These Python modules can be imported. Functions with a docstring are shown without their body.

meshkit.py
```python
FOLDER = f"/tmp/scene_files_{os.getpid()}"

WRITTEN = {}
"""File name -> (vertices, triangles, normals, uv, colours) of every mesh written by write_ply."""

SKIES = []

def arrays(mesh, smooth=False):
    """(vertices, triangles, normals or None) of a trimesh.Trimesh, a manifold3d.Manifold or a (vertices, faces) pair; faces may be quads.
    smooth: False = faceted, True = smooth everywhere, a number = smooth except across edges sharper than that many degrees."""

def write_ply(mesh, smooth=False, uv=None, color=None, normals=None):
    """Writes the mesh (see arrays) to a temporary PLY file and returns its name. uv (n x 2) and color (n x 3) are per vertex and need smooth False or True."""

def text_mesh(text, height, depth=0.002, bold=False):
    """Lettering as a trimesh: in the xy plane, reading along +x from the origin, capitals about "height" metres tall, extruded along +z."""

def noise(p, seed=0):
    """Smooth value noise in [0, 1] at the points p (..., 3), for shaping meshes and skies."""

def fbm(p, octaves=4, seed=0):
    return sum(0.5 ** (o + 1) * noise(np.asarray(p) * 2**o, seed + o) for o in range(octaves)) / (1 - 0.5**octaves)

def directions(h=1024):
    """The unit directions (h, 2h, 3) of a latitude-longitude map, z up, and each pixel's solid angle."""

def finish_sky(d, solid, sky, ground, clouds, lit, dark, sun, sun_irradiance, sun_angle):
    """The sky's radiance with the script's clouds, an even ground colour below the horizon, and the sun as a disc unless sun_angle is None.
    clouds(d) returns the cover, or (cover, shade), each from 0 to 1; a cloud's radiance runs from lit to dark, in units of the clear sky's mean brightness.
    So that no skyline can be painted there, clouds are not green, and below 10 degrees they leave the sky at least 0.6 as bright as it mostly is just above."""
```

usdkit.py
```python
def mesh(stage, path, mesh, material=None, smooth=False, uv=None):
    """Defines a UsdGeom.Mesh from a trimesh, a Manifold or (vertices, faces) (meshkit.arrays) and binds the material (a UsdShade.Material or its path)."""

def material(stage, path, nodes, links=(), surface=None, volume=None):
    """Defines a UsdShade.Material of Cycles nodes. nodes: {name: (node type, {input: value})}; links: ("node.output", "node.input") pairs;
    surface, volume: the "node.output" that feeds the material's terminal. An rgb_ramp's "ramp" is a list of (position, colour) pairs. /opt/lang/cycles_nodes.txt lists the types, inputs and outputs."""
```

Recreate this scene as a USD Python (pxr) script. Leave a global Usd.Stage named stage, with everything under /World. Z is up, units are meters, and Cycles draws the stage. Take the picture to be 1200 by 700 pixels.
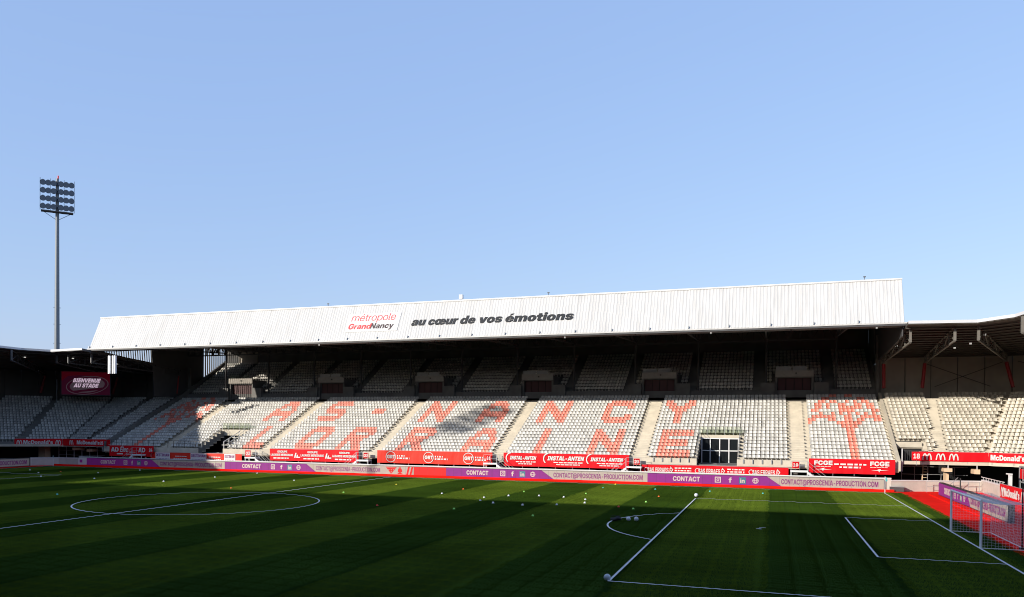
import math, glob, random
import numpy as np, trimesh
from PIL import Image, ImageDraw, ImageFont
from shapely import affinity, box as sbox, union_all
from shapely.geometry import Polygon, LineString, Point
from pxr import Usd, UsdGeom, UsdLux, UsdShade, Gf, Sdf, Vt
import usdkit, meshkit

stage = Usd.Stage.CreateInMemory()
UsdGeom.SetStageUpAxis(stage, UsdGeom.Tokens.z)
UsdGeom.SetStageMetersPerUnit(stage, 1.0)
UsdGeom.Xform.Define(stage, '/World')
UsdGeom.Scope.Define(stage, '/World/Looks')
rng = np.random.default_rng(7)

# ------------------------------------------------------------------ camera
EYE = np.array([42.1024, -52.5395, 6.2817]); YAW, PITCH, ROLL = -0.3497, -0.0105, 0.0075
FPX, CX, CY = 949.232, 556.65, 507.97          # focal length and principal point in a 1200 x 700 picture
EXPOSURE = 0.42
fw = np.array([math.sin(YAW)*math.cos(PITCH), math.cos(YAW)*math.cos(PITCH), math.sin(PITCH)])
r0 = np.array([math.cos(YAW), -math.sin(YAW), 0.0]); u0 = np.cross(r0, fw)
cr, sr = math.cos(ROLL), math.sin(ROLL)
right, up = cr*r0+sr*u0, -sr*r0+cr*u0
cam = UsdGeom.Camera.Define(stage, '/World/camera')
m = Gf.Matrix4d(*right, 0, *up, 0, *(-fw), 0, *EYE, 1)
cam.AddTransformOp().Set(m)
cam.CreateHorizontalApertureAttr(36.0); cam.CreateVerticalApertureAttr(21.0)
cam.CreateFocalLengthAttr(FPX/1200*36)
cam.CreateHorizontalApertureOffsetAttr((600-CX)/1200*36)
cam.CreateVerticalApertureOffsetAttr((CY-350)/1200*36)
cam.CreateClippingRangeAttr(Gf.Vec2f(0.1, 10000))
cam.CreateExposureAttr(EXPOSURE)

# ------------------------------------------------------------------ sun and sky
SUN = np.array([-1.9, -2.5, 1.0]); SUN /= np.linalg.norm(SUN)
SKY_STRENGTH, SUN_STRENGTH = 0.15, 1.25
sx = np.cross([0, 0, 1.0], SUN); sx /= np.linalg.norm(sx); sy = np.cross(SUN, sx)
sun = UsdLux.DistantLight.Define(stage, '/World/sun')
sun.AddTransformOp().Set(Gf.Matrix4d(*sx, 0, *sy, 0, *SUN, 0, 0, 0, 0, 1))
sun.CreateNormalizeAttr(True); sun.CreateIntensityAttr(SUN_STRENGTH); sun.CreateAngleAttr(0.53)
sun.CreateColorAttr(Gf.Vec3f(1.0, 0.93, 0.82))
dome = UsdLux.DomeLight.Define(stage, '/World/sky')
dome.CreateIntensityAttr(1.0)
skym = usdkit.material(stage, '/World/Looks/sky_air', {
    's': ('sky_texture', {'sky_type': 'single_scattering', 'sun_disc': False, 'sun_elevation': float(math.asin(SUN[2])),
                          'sun_rotation': float(math.atan2(SUN[0], SUN[1])), 'altitude': 200.0, 'air_density': 1.4, 'aerosol_density': 1.0, 'ozone_density': 1.0}),
    'h': ('mix', {'fac': .66, 'color2': (1.72, 2.62, 4.88)}),        # constant blue mixed in to lift the upper sky and flatten its gradient
    'b': ('background_shader', {'strength': SKY_STRENGTH})}, [('s.color', 'h.color1'), ('h.color', 'b.color')], surface='b.background')
UsdShade.MaterialBindingAPI.Apply(dome.GetPrim()).Bind(skym)
dome.GetPrim().SetCustomDataByKey('kind', 'structure')

# ------------------------------------------------------------------ materials
def mat(name, color, rough=0.6, metal=0.0, var=0.0, scale=3.0, spec=0.5, emit=0.0, rnd=0.0, dirt=None):
    n = {'p': ('principled_bsdf', {'base_color': color, 'roughness': rough, 'metallic': metal, 'specular_ior_level': spec})}
    L = []
    last = None
    if var or rnd:
        n['geo'] = ('geometry', {})
        n['nz'] = ('noise_texture', {'scale': scale, 'detail': 5.0, 'roughness': 0.65})
        n['mr'] = ('map_range', {'from_min': 0.3, 'from_max': 0.7, 'to_min': 1-var, 'to_max': 1+var*0.6})
        L += [('geo.position', 'nz.vector'), ('nz.fac', 'mr.value')]
        n['hs'] = ('hsv', {'color': color}); L += [('hs.color', 'p.base_color')]
        if rnd:
            n['oi'] = ('object_info', {})
            n['m2'] = ('map_range', {'from_min': 0., 'from_max': 1., 'to_min': 1-rnd, 'to_max': 1+rnd*.5})
            n['mu'] = ('math', {'math_type': 'multiply'})
            L += [('oi.random', 'm2.value'), ('mr.result', 'mu.value1'), ('m2.result', 'mu.value2'), ('mu.value', 'hs.value')]
        else:
            L += [('mr.result', 'hs.value')]
    if emit:
        n['p'][1].update({'emission_color': color, 'emission_strength': emit})
    return usdkit.material(stage, '/World/Looks/'+name, n, L, surface='p.BSDF')

M = {}
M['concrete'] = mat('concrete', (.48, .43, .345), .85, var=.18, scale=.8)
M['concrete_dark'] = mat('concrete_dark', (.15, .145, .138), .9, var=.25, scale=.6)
M['concrete_wall'] = mat('concrete_wall', (.46, .42, .37), .85, var=.12, scale=1.2)
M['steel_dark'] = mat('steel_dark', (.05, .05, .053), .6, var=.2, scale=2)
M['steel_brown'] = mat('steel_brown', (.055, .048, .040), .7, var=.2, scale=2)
M['steel_grey'] = mat('steel_grey', (.30, .31, .32), .5, metal=.3, var=.15)
M['vom_grey'] = mat('vom_grey', (.30, .29, .27), .85, var=.15)
M['concrete_shaded'] = mat('concrete_shaded', (.16, .155, .145), .9, var=.2, scale=.6)  # left corner concrete, darkened so its colour carries the deep shade there
M['wall_panel_shaded'] = mat('wall_panel_shaded', (.10, .092, .082), .85, var=.25, scale=.35)  # left corner wall panels, with the shade put into their colour
M['truss_paint'] = mat('truss_paint', (.13, .12, .105), .6, var=.15)
M['unlit_black'] = mat('unlit_black', (.008, .008, .009), .95)  # near-black paint standing in for unlit space below and inside the stands
M['cladding'] = usdkit.material(stage, '/World/Looks/cladding', {
    'geo': ('geometry', {}), 'mp': ('mapping', {'scale': (2.2, .3, .16)}), 'n1': ('noise_texture', {'scale': 1.6, 'detail': 5.0, 'roughness': .6}),
    'm1': ('map_range', {'from_min': .35, 'from_max': .75, 'to_min': 1.03, 'to_max': .80}), 'ri': ('object_info', {}), 'm2': ('map_range', {'from_min': 0., 'from_max': 1., 'to_min': .965, 'to_max': 1.03}),
    'mm': ('math', {'math_type': 'multiply'}), 'hs': ('hsv', {'color': (.50, .495, .482)}), 'p': ('principled_bsdf', {'roughness': .5, 'specular_ior_level': .4})},
    [('geo.position', 'mp.vector'), ('mp.vector', 'n1.vector'), ('n1.fac', 'm1.value'), ('ri.random', 'm2.value'), ('m1.result', 'mm.value1'), ('m2.result', 'mm.value2'), ('mm.value', 'hs.value'), ('hs.color', 'p.base_color')], surface='p.BSDF')
M['white_paint'] = mat('white_paint', (.56, .56, .56), .5, var=.05)
M['roof_sheet'] = mat('roof_sheet', (.52, .525, .54), .5, var=.08, scale=.4)
M['seat_white'] = mat('seat_white', (.465, .455, .43), .5, var=.12, scale=.5, rnd=.24)
M['seat_cream'] = mat('seat_cream', (.49, .445, .365), .5, var=.12, scale=.5, rnd=.24)
M['seat_red'] = mat('seat_red', (.66, .185, .13), .5, var=.14, scale=.6, rnd=.2)
M['seat_grey'] = mat('seat_grey', (.56, .53, .48), .5, var=.1, scale=.7, rnd=.2)
M['banner_red'] = mat('banner_red', (.56, .004, .010), .6, spec=.15, var=.06, scale=1.5)
M['banner_orange'] = mat('banner_orange', (.62, .028, .014), .55, spec=.2, var=.08, scale=.9)
M['white_print'] = mat('white_print', (.58, .56, .54), .5)
M['red_print'] = mat('red_print', (.72, .05, .05), .5)
M['brown_print'] = mat('brown_print', (.05, .03, .028), .5)
M['black_print'] = mat('black_print', (.012, .012, .012), .5)
M['led_purple'] = mat('led_purple', (.165, .018, .16), .6, spec=.2, var=.08, scale=2, emit=.13)
M['led_beige'] = mat('led_beige', (.32, .295, .25), .6, spec=.2, var=.08, scale=2, emit=.04)
M['led_text_purple'] = mat('led_text_purple', (.15, .015, .12), .5, emit=.05)
M['led_text_cream'] = mat('led_text_cream', (.42, .36, .32), .5, emit=.06)
M['led_red'] = mat('led_red', (.50, .012, .012), .6, spec=.2, var=.06, emit=.05)
M['led_teal'] = mat('led_teal', (.02, .13, .17), .5, emit=.04)
M['red_floor'] = mat('red_floor', (.80, .012, .006), .9, spec=.05, var=.14, scale=.5)
M['asphalt'] = mat('asphalt', (.05, .05, .05), .9, var=.2, scale=.3)
M['line_paint'] = mat('line_paint', (.60, .61, .61), .8, var=.35, scale=7)
M['strut_red'] = mat('strut_red', (.30, .010, .014), .5, var=.1)
M['door_red'] = mat('door_red', (.055, .008, .010), .6, var=.15)
M['wall_panel'] = mat('wall_panel', (.36, .32, .27), .85, var=.22, scale=.35)
M['track_black'] = mat('track_black', (.015, .015, .017), .6)
M['net_cord'] = mat('net_cord', (.75, .77, .8), .7)
M['ball'] = mat('ball', (.56, .58, .62), .35)
M['marker_white'] = mat('marker_white', (.6, .6, .6), .5)
M['marker_orange'] = mat('marker_orange', (.80, .12, .01), .5)
M['marker_yellow'] = mat('marker_yellow', (.75, .60, .03), .5)
M['marker_green'] = mat('marker_green', (.30, .70, .12), .5)
M['marker_teal'] = mat('marker_teal', (.08, .50, .45), .5)
M['marker_red'] = mat('marker_red', (.70, .03, .01), .5)
M['flag_teal'] = mat('flag_teal', (.03, .25, .27), .6)
M['lamp_glow'] = mat('lamp_glow', (.8, .78, .72), .4, emit=.45)
M['lamp_housing'] = mat('lamp_housing', (.05, .065, .09), .4, metal=.3)
M['lamp_glass'] = mat('lamp_glass', (.12, .15, .19), .12, spec=.8)
M['mast_steel'] = mat('mast_steel', (.13, .15, .17), .5, metal=.1, var=.08)
M['screen_red'] = mat('screen_red', (.13, .002, .012), .5, spec=.1, var=.45, scale=.22, emit=.16)
M['screen_plum'] = mat('screen_plum', (.05, .004, .018), .5, spec=.1, var=.3, scale=.3, emit=.25)
M['screen_grey'] = mat('screen_grey', (.10, .06, .075), .4, emit=.22)
M['screen_pink'] = mat('screen_pink', (.60, .45, .57), .4, emit=.55)
M['goal_paint'] = mat('goal_paint', (.85, .86, .87), .35)
M['bag'] = mat('bag', (.008, .008, .01), .7)
M['dark_glass'] = mat('dark_glass', (.012, .014, .016), .12)
M['beige_block'] = mat('beige_block', (.55, .40, .26), .8, var=.1)
M['arch_cream'] = mat('arch_cream', (.80, .74, .62), .5)
M['glass'] = usdkit.material(stage, '/World/Looks/green_glass', {
    't': ('transparent_bsdf', {'color': (.90, .93, .87)}), 'g': ('glossy_bsdf', {'color': (.9, .95, .93), 'roughness': .08}),
    'f': ('fresnel', {'IOR': 1.5}), 'x': ('mix_closure', {})},
    [('f.fac', 'x.fac'), ('t.BSDF', 'x.closure1'), ('g.BSDF', 'x.closure2')], surface='x.closure')
# mown turf: bands 5.5 m wide across the pitch, fainter bands along it
M['turf'] = usdkit.material(stage, '/World/Looks/turf', {
    'geo': ('geometry', {}), 'xyz': ('separate_xyz', {}),
    'wob': ('noise_texture', {'scale': .35, 'detail': 3.0}), 'wm': ('map_range', {'from_min': 0., 'from_max': 1., 'to_min': -.22, 'to_max': .22}),
    'xw': ('math', {'math_type': 'add'}),
    'ax': ('math', {'math_type': 'multiply_add', 'value2': 1/11.0, 'value3': 100-52.5/11.0}), 'fx': ('math', {'math_type': 'fraction'}),
    'sx': ('map_range', {'range_type': 'smoothstep', 'from_min': .49, 'from_max': .51, 'to_min': 0., 'to_max': 1., 'clamp': True}),
    'ay': ('math', {'math_type': 'multiply_add', 'value2': 1/11.0, 'value3': 100.25}), 'fy': ('math', {'math_type': 'fraction'}),
    'sy': ('map_range', {'range_type': 'smoothstep', 'from_min': .49, 'from_max': .51, 'to_min': 0., 'to_max': .16, 'clamp': True}),
    'sum': ('math', {'math_type': 'add'}),
    'mix': ('mix', {'color1': (.030, .062, .012), 'color2': (.010, .026, .007)}),
    'n1': ('noise_texture', {'scale': 9.0, 'detail': 6.0, 'roughness': .75}), 'm1': ('map_range', {'from_min': .25, 'from_max': .75, 'to_min': .72, 'to_max': 1.28}),
    'n2': ('noise_texture', {'scale': .16, 'detail': 4.0}), 'm2': ('map_range', {'from_min': .3, 'from_max': .7, 'to_min': .86, 'to_max': 1.14}),
    'mm': ('math', {'math_type': 'multiply'}), 'hs': ('hsv', {}),
    'bn': ('noise_texture', {'scale': 45.0, 'detail': 4.0}), 'bp': ('bump', {'strength': .5, 'distance': .03}),
    'p': ('principled_bsdf', {'roughness': .9, 'specular_ior_level': 0.0})},
    [('geo.position', 'xyz.vector'), ('geo.position', 'wob.vector'), ('wob.fac', 'wm.value'), ('xyz.x', 'xw.value1'), ('wm.result', 'xw.value2'),
     ('xw.value', 'ax.value1'), ('ax.value', 'fx.value1'), ('fx.value', 'sx.value'),
     ('xyz.y', 'ay.value1'), ('ay.value', 'fy.value1'), ('fy.value', 'sy.value'), ('sx.result', 'sum.value1'), ('sy.result', 'sum.value2'),
     ('sum.value', 'mix.fac'), ('geo.position', 'n1.vector'), ('n1.fac', 'm1.value'), ('geo.position', 'n2.vector'), ('n2.fac', 'm2.value'),
     ('m1.result', 'mm.value1'), ('m2.result', 'mm.value2'), ('mix.color', 'hs.color'), ('mm.value', 'hs.value'), ('hs.color', 'p.base_color'),
     ('geo.position', 'bn.vector'), ('bn.fac', 'bp.height'), ('bp.normal', 'p.normal')], surface='p.BSDF')

# ------------------------------------------------------------------ helpers
used = {}
def numbered(path):
    k = used.get(path, 0); used[path] = k+1
    return path if k == 0 else '%s_%03d' % (path, k)
def pathof(parent): return '/World' if parent is None else (parent if isinstance(parent, str) else str(parent.GetPath()))
def tag(p, label=None, cat=None, group=None, kind=None):
    for k, v in (('label', label), ('category', cat), ('group', group), ('kind', kind)):
        if v: p.SetCustomDataByKey(k, v)
    return p
def thing(name, label, cat, loc=(0, 0, 0), group=None, rotz=0.0):
    x = UsdGeom.Xform.Define(stage, numbered('/World/'+name))
    x.AddTranslateOp().Set(Gf.Vec3d(*map(float, loc)))
    if rotz: x.AddRotateZOp().Set(float(rotz))
    return tag(x.GetPrim(), label, cat, group)
def copy_of(root, label, loc, group=None, rotz=0.0):
    was = root.GetCustomData()
    r = thing(root.GetName().rstrip('0123456789').rstrip('_'), label, was['category'], loc, group or was.get('group'), rotz)
    r.GetReferences().AddInternalReference(root.GetPath()); r.SetInstanceable(True)
    return r

class MB:
    """collects shapes into one mesh"""
    def __init__(s): s.v, s.f, s.n = [], [], 0
    def add(s, v, f):
        v = np.asarray(v, float); f = np.asarray(f, int)
        if f.shape[1] == 4: f = np.vstack([f[:, [0, 1, 2]], f[:, [0, 2, 3]]])
        s.v.append(v); s.f.append(f+s.n); s.n += len(v); return s
    def tm(s, m): return s.add(m.vertices, m.faces)
    def hexa(s, p):     # bottom a b c d, top e f g h
        return s.add(p, [[0, 3, 2, 1], [4, 5, 6, 7], [0, 1, 5, 4], [1, 2, 6, 5], [2, 3, 7, 6], [3, 0, 4, 7]])
    def box(s, x0, x1, y0, y1, z0, z1):
        return s.hexa([(x0, y0, z0), (x1, y0, z0), (x1, y1, z0), (x0, y1, z0), (x0, y0, z1), (x1, y0, z1), (x1, y1, z1), (x0, y1, z1)])
    def bar(s, p, q, r=.05, n=4, r2=None):
        p, q = np.asarray(p, float), np.asarray(q, float); d = q-p; d /= np.linalg.norm(d)
        a = np.cross(d, [0, 0, 1] if abs(d[2]) < .9 else [1, 0, 0]); a /= np.linalg.norm(a); b = np.cross(d, a)
        t = np.arange(n)/n*2*math.pi+math.pi/4
        ring = np.cos(t)[:, None]*a+np.sin(t)[:, None]*b
        v = np.vstack([p+ring*r, q+ring*(r if r2 is None else r2)])
        f = [[i, (i+1) % n, n+(i+1) % n] for i in range(n)]+[[i, n+(i+1) % n, n+i] for i in range(n)]
        f += [[0, i+1, i] for i in range(1, n-1)]+[[n, n+i, n+i+1] for i in range(1, n-1)]
        return s.add(v, f)
    def slab(s, poly, t=.3, dz=None):       # list of 4 points (top), extruded down by t
        a = np.asarray(poly, float); return s.hexa(np.vstack([a-[0, 0, t], a]))
    def wall(s, p, q, z0, z1, t=.2, z0b=None, z1b=None):
        p, q = np.asarray(p, float), np.asarray(q, float); d = (q-p)/np.linalg.norm(q-p); nn = np.array([-d[1], d[0]])*t
        z0b = z0 if z0b is None else z0b; z1b = z1 if z1b is None else z1b
        a, b, c, e = p, q, q+nn, p+nn
        return s.hexa([(*a, z0), (*b, z0b), (*c, z0b), (*e, z0), (*a, z1), (*b, z1b), (*c, z1b), (*e, z1)])
    def build(s, name, material, parent=None, smooth=False, label=None, kind=None, loc=None, cat=None, group=None):
        g = usdkit.mesh(stage, numbered(pathof(parent)+'/'+name), (np.vstack(s.v), np.vstack(s.f)), material, smooth=smooth)
        if loc is not None: g.AddTranslateOp().Set(Gf.Vec3d(*map(float, loc)))
        return tag(g.GetPrim(), label, cat, group, kind)

FONT = glob.glob('/opt/blender-*/*/datafiles/fonts/Inter.woff2')[0]
cache = {}
def glyphs(text, weight=700):
    """the outline of a line of text as a shapely shape; capitals are 1 high, baseline at 0, starts at x = 0"""
    if (text, weight) in cache: return cache[text, weight]
    font = ImageFont.truetype(FONT, 96)
    try: font.set_variation_by_axes([32, weight])
    except Exception: pass
    x0, y0, x1, y1 = font.getbbox(text, anchor='ls')
    im = Image.new('L', (x1-x0+8, y1-y0+8))
    ImageDraw.Draw(im).text((4-x0, 4-y0), text, 255, font, anchor='ls')
    on = np.pad(np.asarray(im) > 127, ((0, 0), (1, 1))).astype(np.int8)
    rows, starts = np.nonzero(np.diff(on, axis=1) == 1); ends = np.nonzero(np.diff(on, axis=1) == -1)[1]
    g = union_all(sbox(starts, -rows-1, ends, -rows)).buffer(.6).buffer(-.6).simplify(.8)
    g = affinity.affine_transform(g, [1/70, 0, 0, 1/70, -4/70, (4-y0)/70])
    cache[text, weight] = g
    return g
def extrude(shape, depth):
    ms = [trimesh.creation.extrude_polygon(g, depth, engine='earcut') for g in getattr(shape, 'geoms', [shape]) if g.area > 1e-7]
    return trimesh.util.concatenate(ms)
class Face:
    """a flat face: o = lower left corner, e = unit vector to the right, w = unit vector up, n = out of the face"""
    def __init__(s, o, e, w): s.o, s.e, s.w = (np.asarray(x, float) for x in (o, e, w)); s.n = np.cross(s.e, s.w)
    def mesh(s, shape, depth=.012, lift=.0):
        t = extrude(shape, depth); v = np.asarray(t.vertices)
        return MB().add(s.o+v[:, :1]*s.e+v[:, 1:2]*s.w+(v[:, 2:]+lift)*s.n, t.faces)
def text_in(text, x, y, h, width=None, weight=700, shear=0.0, center=False):
    g = glyphs(text, weight); b = g.bounds
    sx_ = h if width is None else width/(b[2]-b[0])
    g = affinity.affine_transform(g, [sx_, h*shear, 0, h, x-b[0]*sx_, y])
    if center: g = affinity.translate(g, -(g.bounds[2]-g.bounds[0])/2, 0)
    return g
def bars(x, y, w, h, seed=0):
    """a line of print too small to read: word-long strokes"""
    r = random.Random(seed); out = []; t = x
    while t < x+w-.05:
        l = min(r.uniform(.18, .5)*max(w/2.2, .5), x+w-t); out.append(sbox(t, y, t+l, y+h)); t += l+h*.8
    return union_all(out)
def ring(x, y, r, t): return Point(x, y).buffer(r).difference(Point(x, y).buffer(r-t))
def arches(x, y, w, h):
    """a round-topped M of two arches"""
    t = np.linspace(0, 1, 15); a = []
    for k in (0, 1):
        xs = x+w*(.08+.42*k)+t*w*.42; ys = y+h*.96*np.sin(np.pi*np.clip(t, .0, 1))**.55
        a.append(LineString(np.stack([xs, ys], 1)).buffer(w*.06, cap_style=2))
    return union_all(a).intersection(sbox(x, y, x+w, y+h*1.2))

# ------------------------------------------------------------------ ground
MB().add([(-3000, -3000, -.03), (3000, -3000, -.03), (3000, 3000, -.03), (-3000, 3000, -.03)], [[0, 1, 2, 3]]).build('ground', M['asphalt'], kind='structure')
MB().add([(-60, -40, -.008), (62.4, -40, -.008), (62.4, 41, -.008), (-60, 41, -.008)], [[0, 1, 2, 3]]).build('red_surround', M['red_floor'], kind='structure')
MB().add([(-53.9, -35.5, 0), (53.9, -35.5, 0), (53.9, 34.75, 0), (-53.9, 34.75, 0)], [[0, 1, 2, 3]]).build('pitch', M['turf'], kind='structure')
W = .105
mk = MB(); zl = .040
def strip(x0, x1, y0, y1): mk.add([(x0, y0, zl), (x1, y0, zl), (x1, y1, zl), (x0, y1, zl)], [[0, 1, 2, 3]])
def arc(cx, cy, r, a0, a1, n=96):
    t = np.linspace(a0, a1, n); a = np.stack([cx+(r-W/2)*np.cos(t), cy+(r-W/2)*np.sin(t), 0*t+zl+.002], 1); b = np.stack([cx+(r+W/2)*np.cos(t), cy+(r+W/2)*np.sin(t), 0*t+zl+.002], 1)
    mk.add(np.vstack([a, b]), [[i, n+i, n+i+1, i+1] for i in range(n-1)])
strip(-52.5, 52.5, 33.88, 34); strip(-52.5, 52.5, -34, -33.88); strip(-.06, .06, -33.88, 33.88)
for s in (-1, 1):
    a, b = sorted((s*52.5, s*52.38)); strip(a, b, -33.88, 33.88)
    for d, w in ((16.5, 20.16), (5.5, 9.16)):
        a, b = sorted((s*(52.5-d), s*(52.5-d+W))); strip(a, b, -w, w)
        a, b = sorted((s*(52.5-d+W), s*52.38)); strip(a, b, w-W, w); strip(a, b, -w, -w+W)
    al = math.acos(5.5/9.15); c = math.pi if s > 0 else 0
    arc(s*41.5, 0, 9.15, c-al, c+al)
arc(0, 0, 9.15, 0, 2*math.pi, 200)
strip(41.35, 41.65, -.11, .11)
mk.build('pitch_marking', M['line_paint'], kind='structure')
kb = MB(); kb.box(56.25, 56.4, -30, 34, -.006, .05); kb.box(61.3, 61.45, -30, 38, -.006, .06)
kb.build('kerb', M['red_floor'], kind='structure')

# mown grass: short blades standing on the turf, leaning the way the mower went
def grass_tile(lean, seed, n=1250, size=1.32):
    g = np.random.default_rng(seed); b = np.stack([g.uniform(0, size, n), g.uniform(0, size, n), np.zeros(n)], 1)
    a = g.uniform(0, 2*np.pi, n); w = g.uniform(.006, .011, n); h = g.uniform(.025, .045, n)
    sd = np.stack([np.cos(a)*w, np.sin(a)*w, 0*a], 1)
    tip = np.stack([g.normal(0, .009, n)+lean[0]*h, g.normal(0, .009, n)+lean[1]*h, h], 1)
    return np.vstack([b-sd, b+sd, b+tip]), np.stack([np.arange(n), np.arange(n)+n, np.arange(n)+2*n], 1)
def blade_mat(name, c):
    return usdkit.material(stage, '/World/Looks/'+name, {
        'geo': ('geometry', {}), 'n2': ('noise_texture', {'scale': .16, 'detail': 5.0, 'roughness': .6}), 'm2': ('map_range', {'from_min': .3, 'from_max': .7, 'to_min': .72, 'to_max': 1.22}),
        'ri': ('map_range', {'from_min': 0., 'from_max': 1., 'to_min': .75, 'to_max': 1.25}), 'mm': ('math', {'math_type': 'multiply'}), 'hs': ('hsv', {'color': c}),
        'd': ('diffuse_bsdf', {}), 't': ('translucent_bsdf', {}), 'x': ('mix_closure', {'fac': .22})},
        [('geo.position', 'n2.vector'), ('n2.fac', 'm2.value'), ('geo.random_per_island', 'ri.value'), ('m2.result', 'mm.value1'), ('ri.result', 'mm.value2'), ('mm.value', 'hs.value'),
         ('hs.color', 'd.color'), ('hs.color', 't.color'), ('d.BSDF', 'x.closure1'), ('t.BSDF', 'x.closure2')], surface='x.closure')
M['blade_light'] = blade_mat('blade_light', (.138, .208, .022)); M['blade_dark'] = blade_mat('blade_dark', (.058, .112, .014))
gp = UsdGeom.PointInstancer.Define(stage, '/World/mown_grass')
for k, (nm, lean) in enumerate((('light_tuft', (0, .35)), ('dark_tuft', (0, -.35)))): usdkit.mesh(stage, '/World/mown_grass/'+nm, grass_tile(lean, 3+k), M['blade_light' if k == 0 else 'blade_dark'])
gp.CreatePrototypesRel().SetTargets([Sdf.Path('/World/mown_grass/light_tuft'), Sdf.Path('/World/mown_grass/dark_tuft')])
gx, gi = [], []; grass_rng = np.random.default_rng(11)
for i in range(-49, 49):
    for j in range(-36, 32):
        x, y = 1.1*i, 1.1*j-.44
        band = int(math.floor((52.5-(x+.55))/5.5)) % 2
        gx.append((x+grass_rng.uniform(-.09, .09), y, 0)); gi.append(band)
gp.CreateProtoIndicesAttr(gi); gp.CreatePositionsAttr(Vt.Vec3fArray.FromNumpy(np.array(gx, np.float32)))
tag(gp.GetPrim(), 'short mown green grass in lighter and darker bands', 'grass', kind='stuff')

# ------------------------------------------------------------------ seats
def seat_mesh():
    b = MB(); n = 4
    xs = np.linspace(-.19, .19, n+1); curve = .05*(xs/.19)**2
    prof = [(.17, .38), (.22, .69)]                     # (y, z) of the back's lower and upper edge
    fr = [[(x, y-c, z-(.03 if (k == 1 and abs(x) > .18) else 0)) for x, c in zip(xs, curve)] for k, (y, z) in enumerate(prof)]
    ba = [[(x, y+.035, z) for x, y, z in row] for row in fr]
    v = np.array(fr[0]+fr[1]+ba[0]+ba[1]); k = n+1
    f = []
    for i in range(n):
        f += [[i, i+1, k+i+1, k+i], [2*k+i+1, 2*k+i, 3*k+i, 3*k+i+1], [k+i, k+i+1, 3*k+i+1, 3*k+i]]
    f += [[0, k, 3*k, 2*k], [k-1, 3*k-1, 4*k-1, 2*k-1]]
    b.add(v, f)
    b.hexa([(-.19, -.20, .36), (.19, -.20, .36), (.17, .19, .34), (-.17, .19, .34), (-.19, -.20, .41), (.19, -.20, .41), (.17, .19, .385), (-.17, .19, .385)])
    b.add([(-.06, .2, .0), (.06, .2, .0), (.05, .05, .37), (-.05, .05, .37)], [[0, 1, 2, 3]])
    return b
SEAT = seat_mesh()
SEAT_V, SEAT_F = np.vstack(SEAT.v), np.vstack(SEAT.f)

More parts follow.
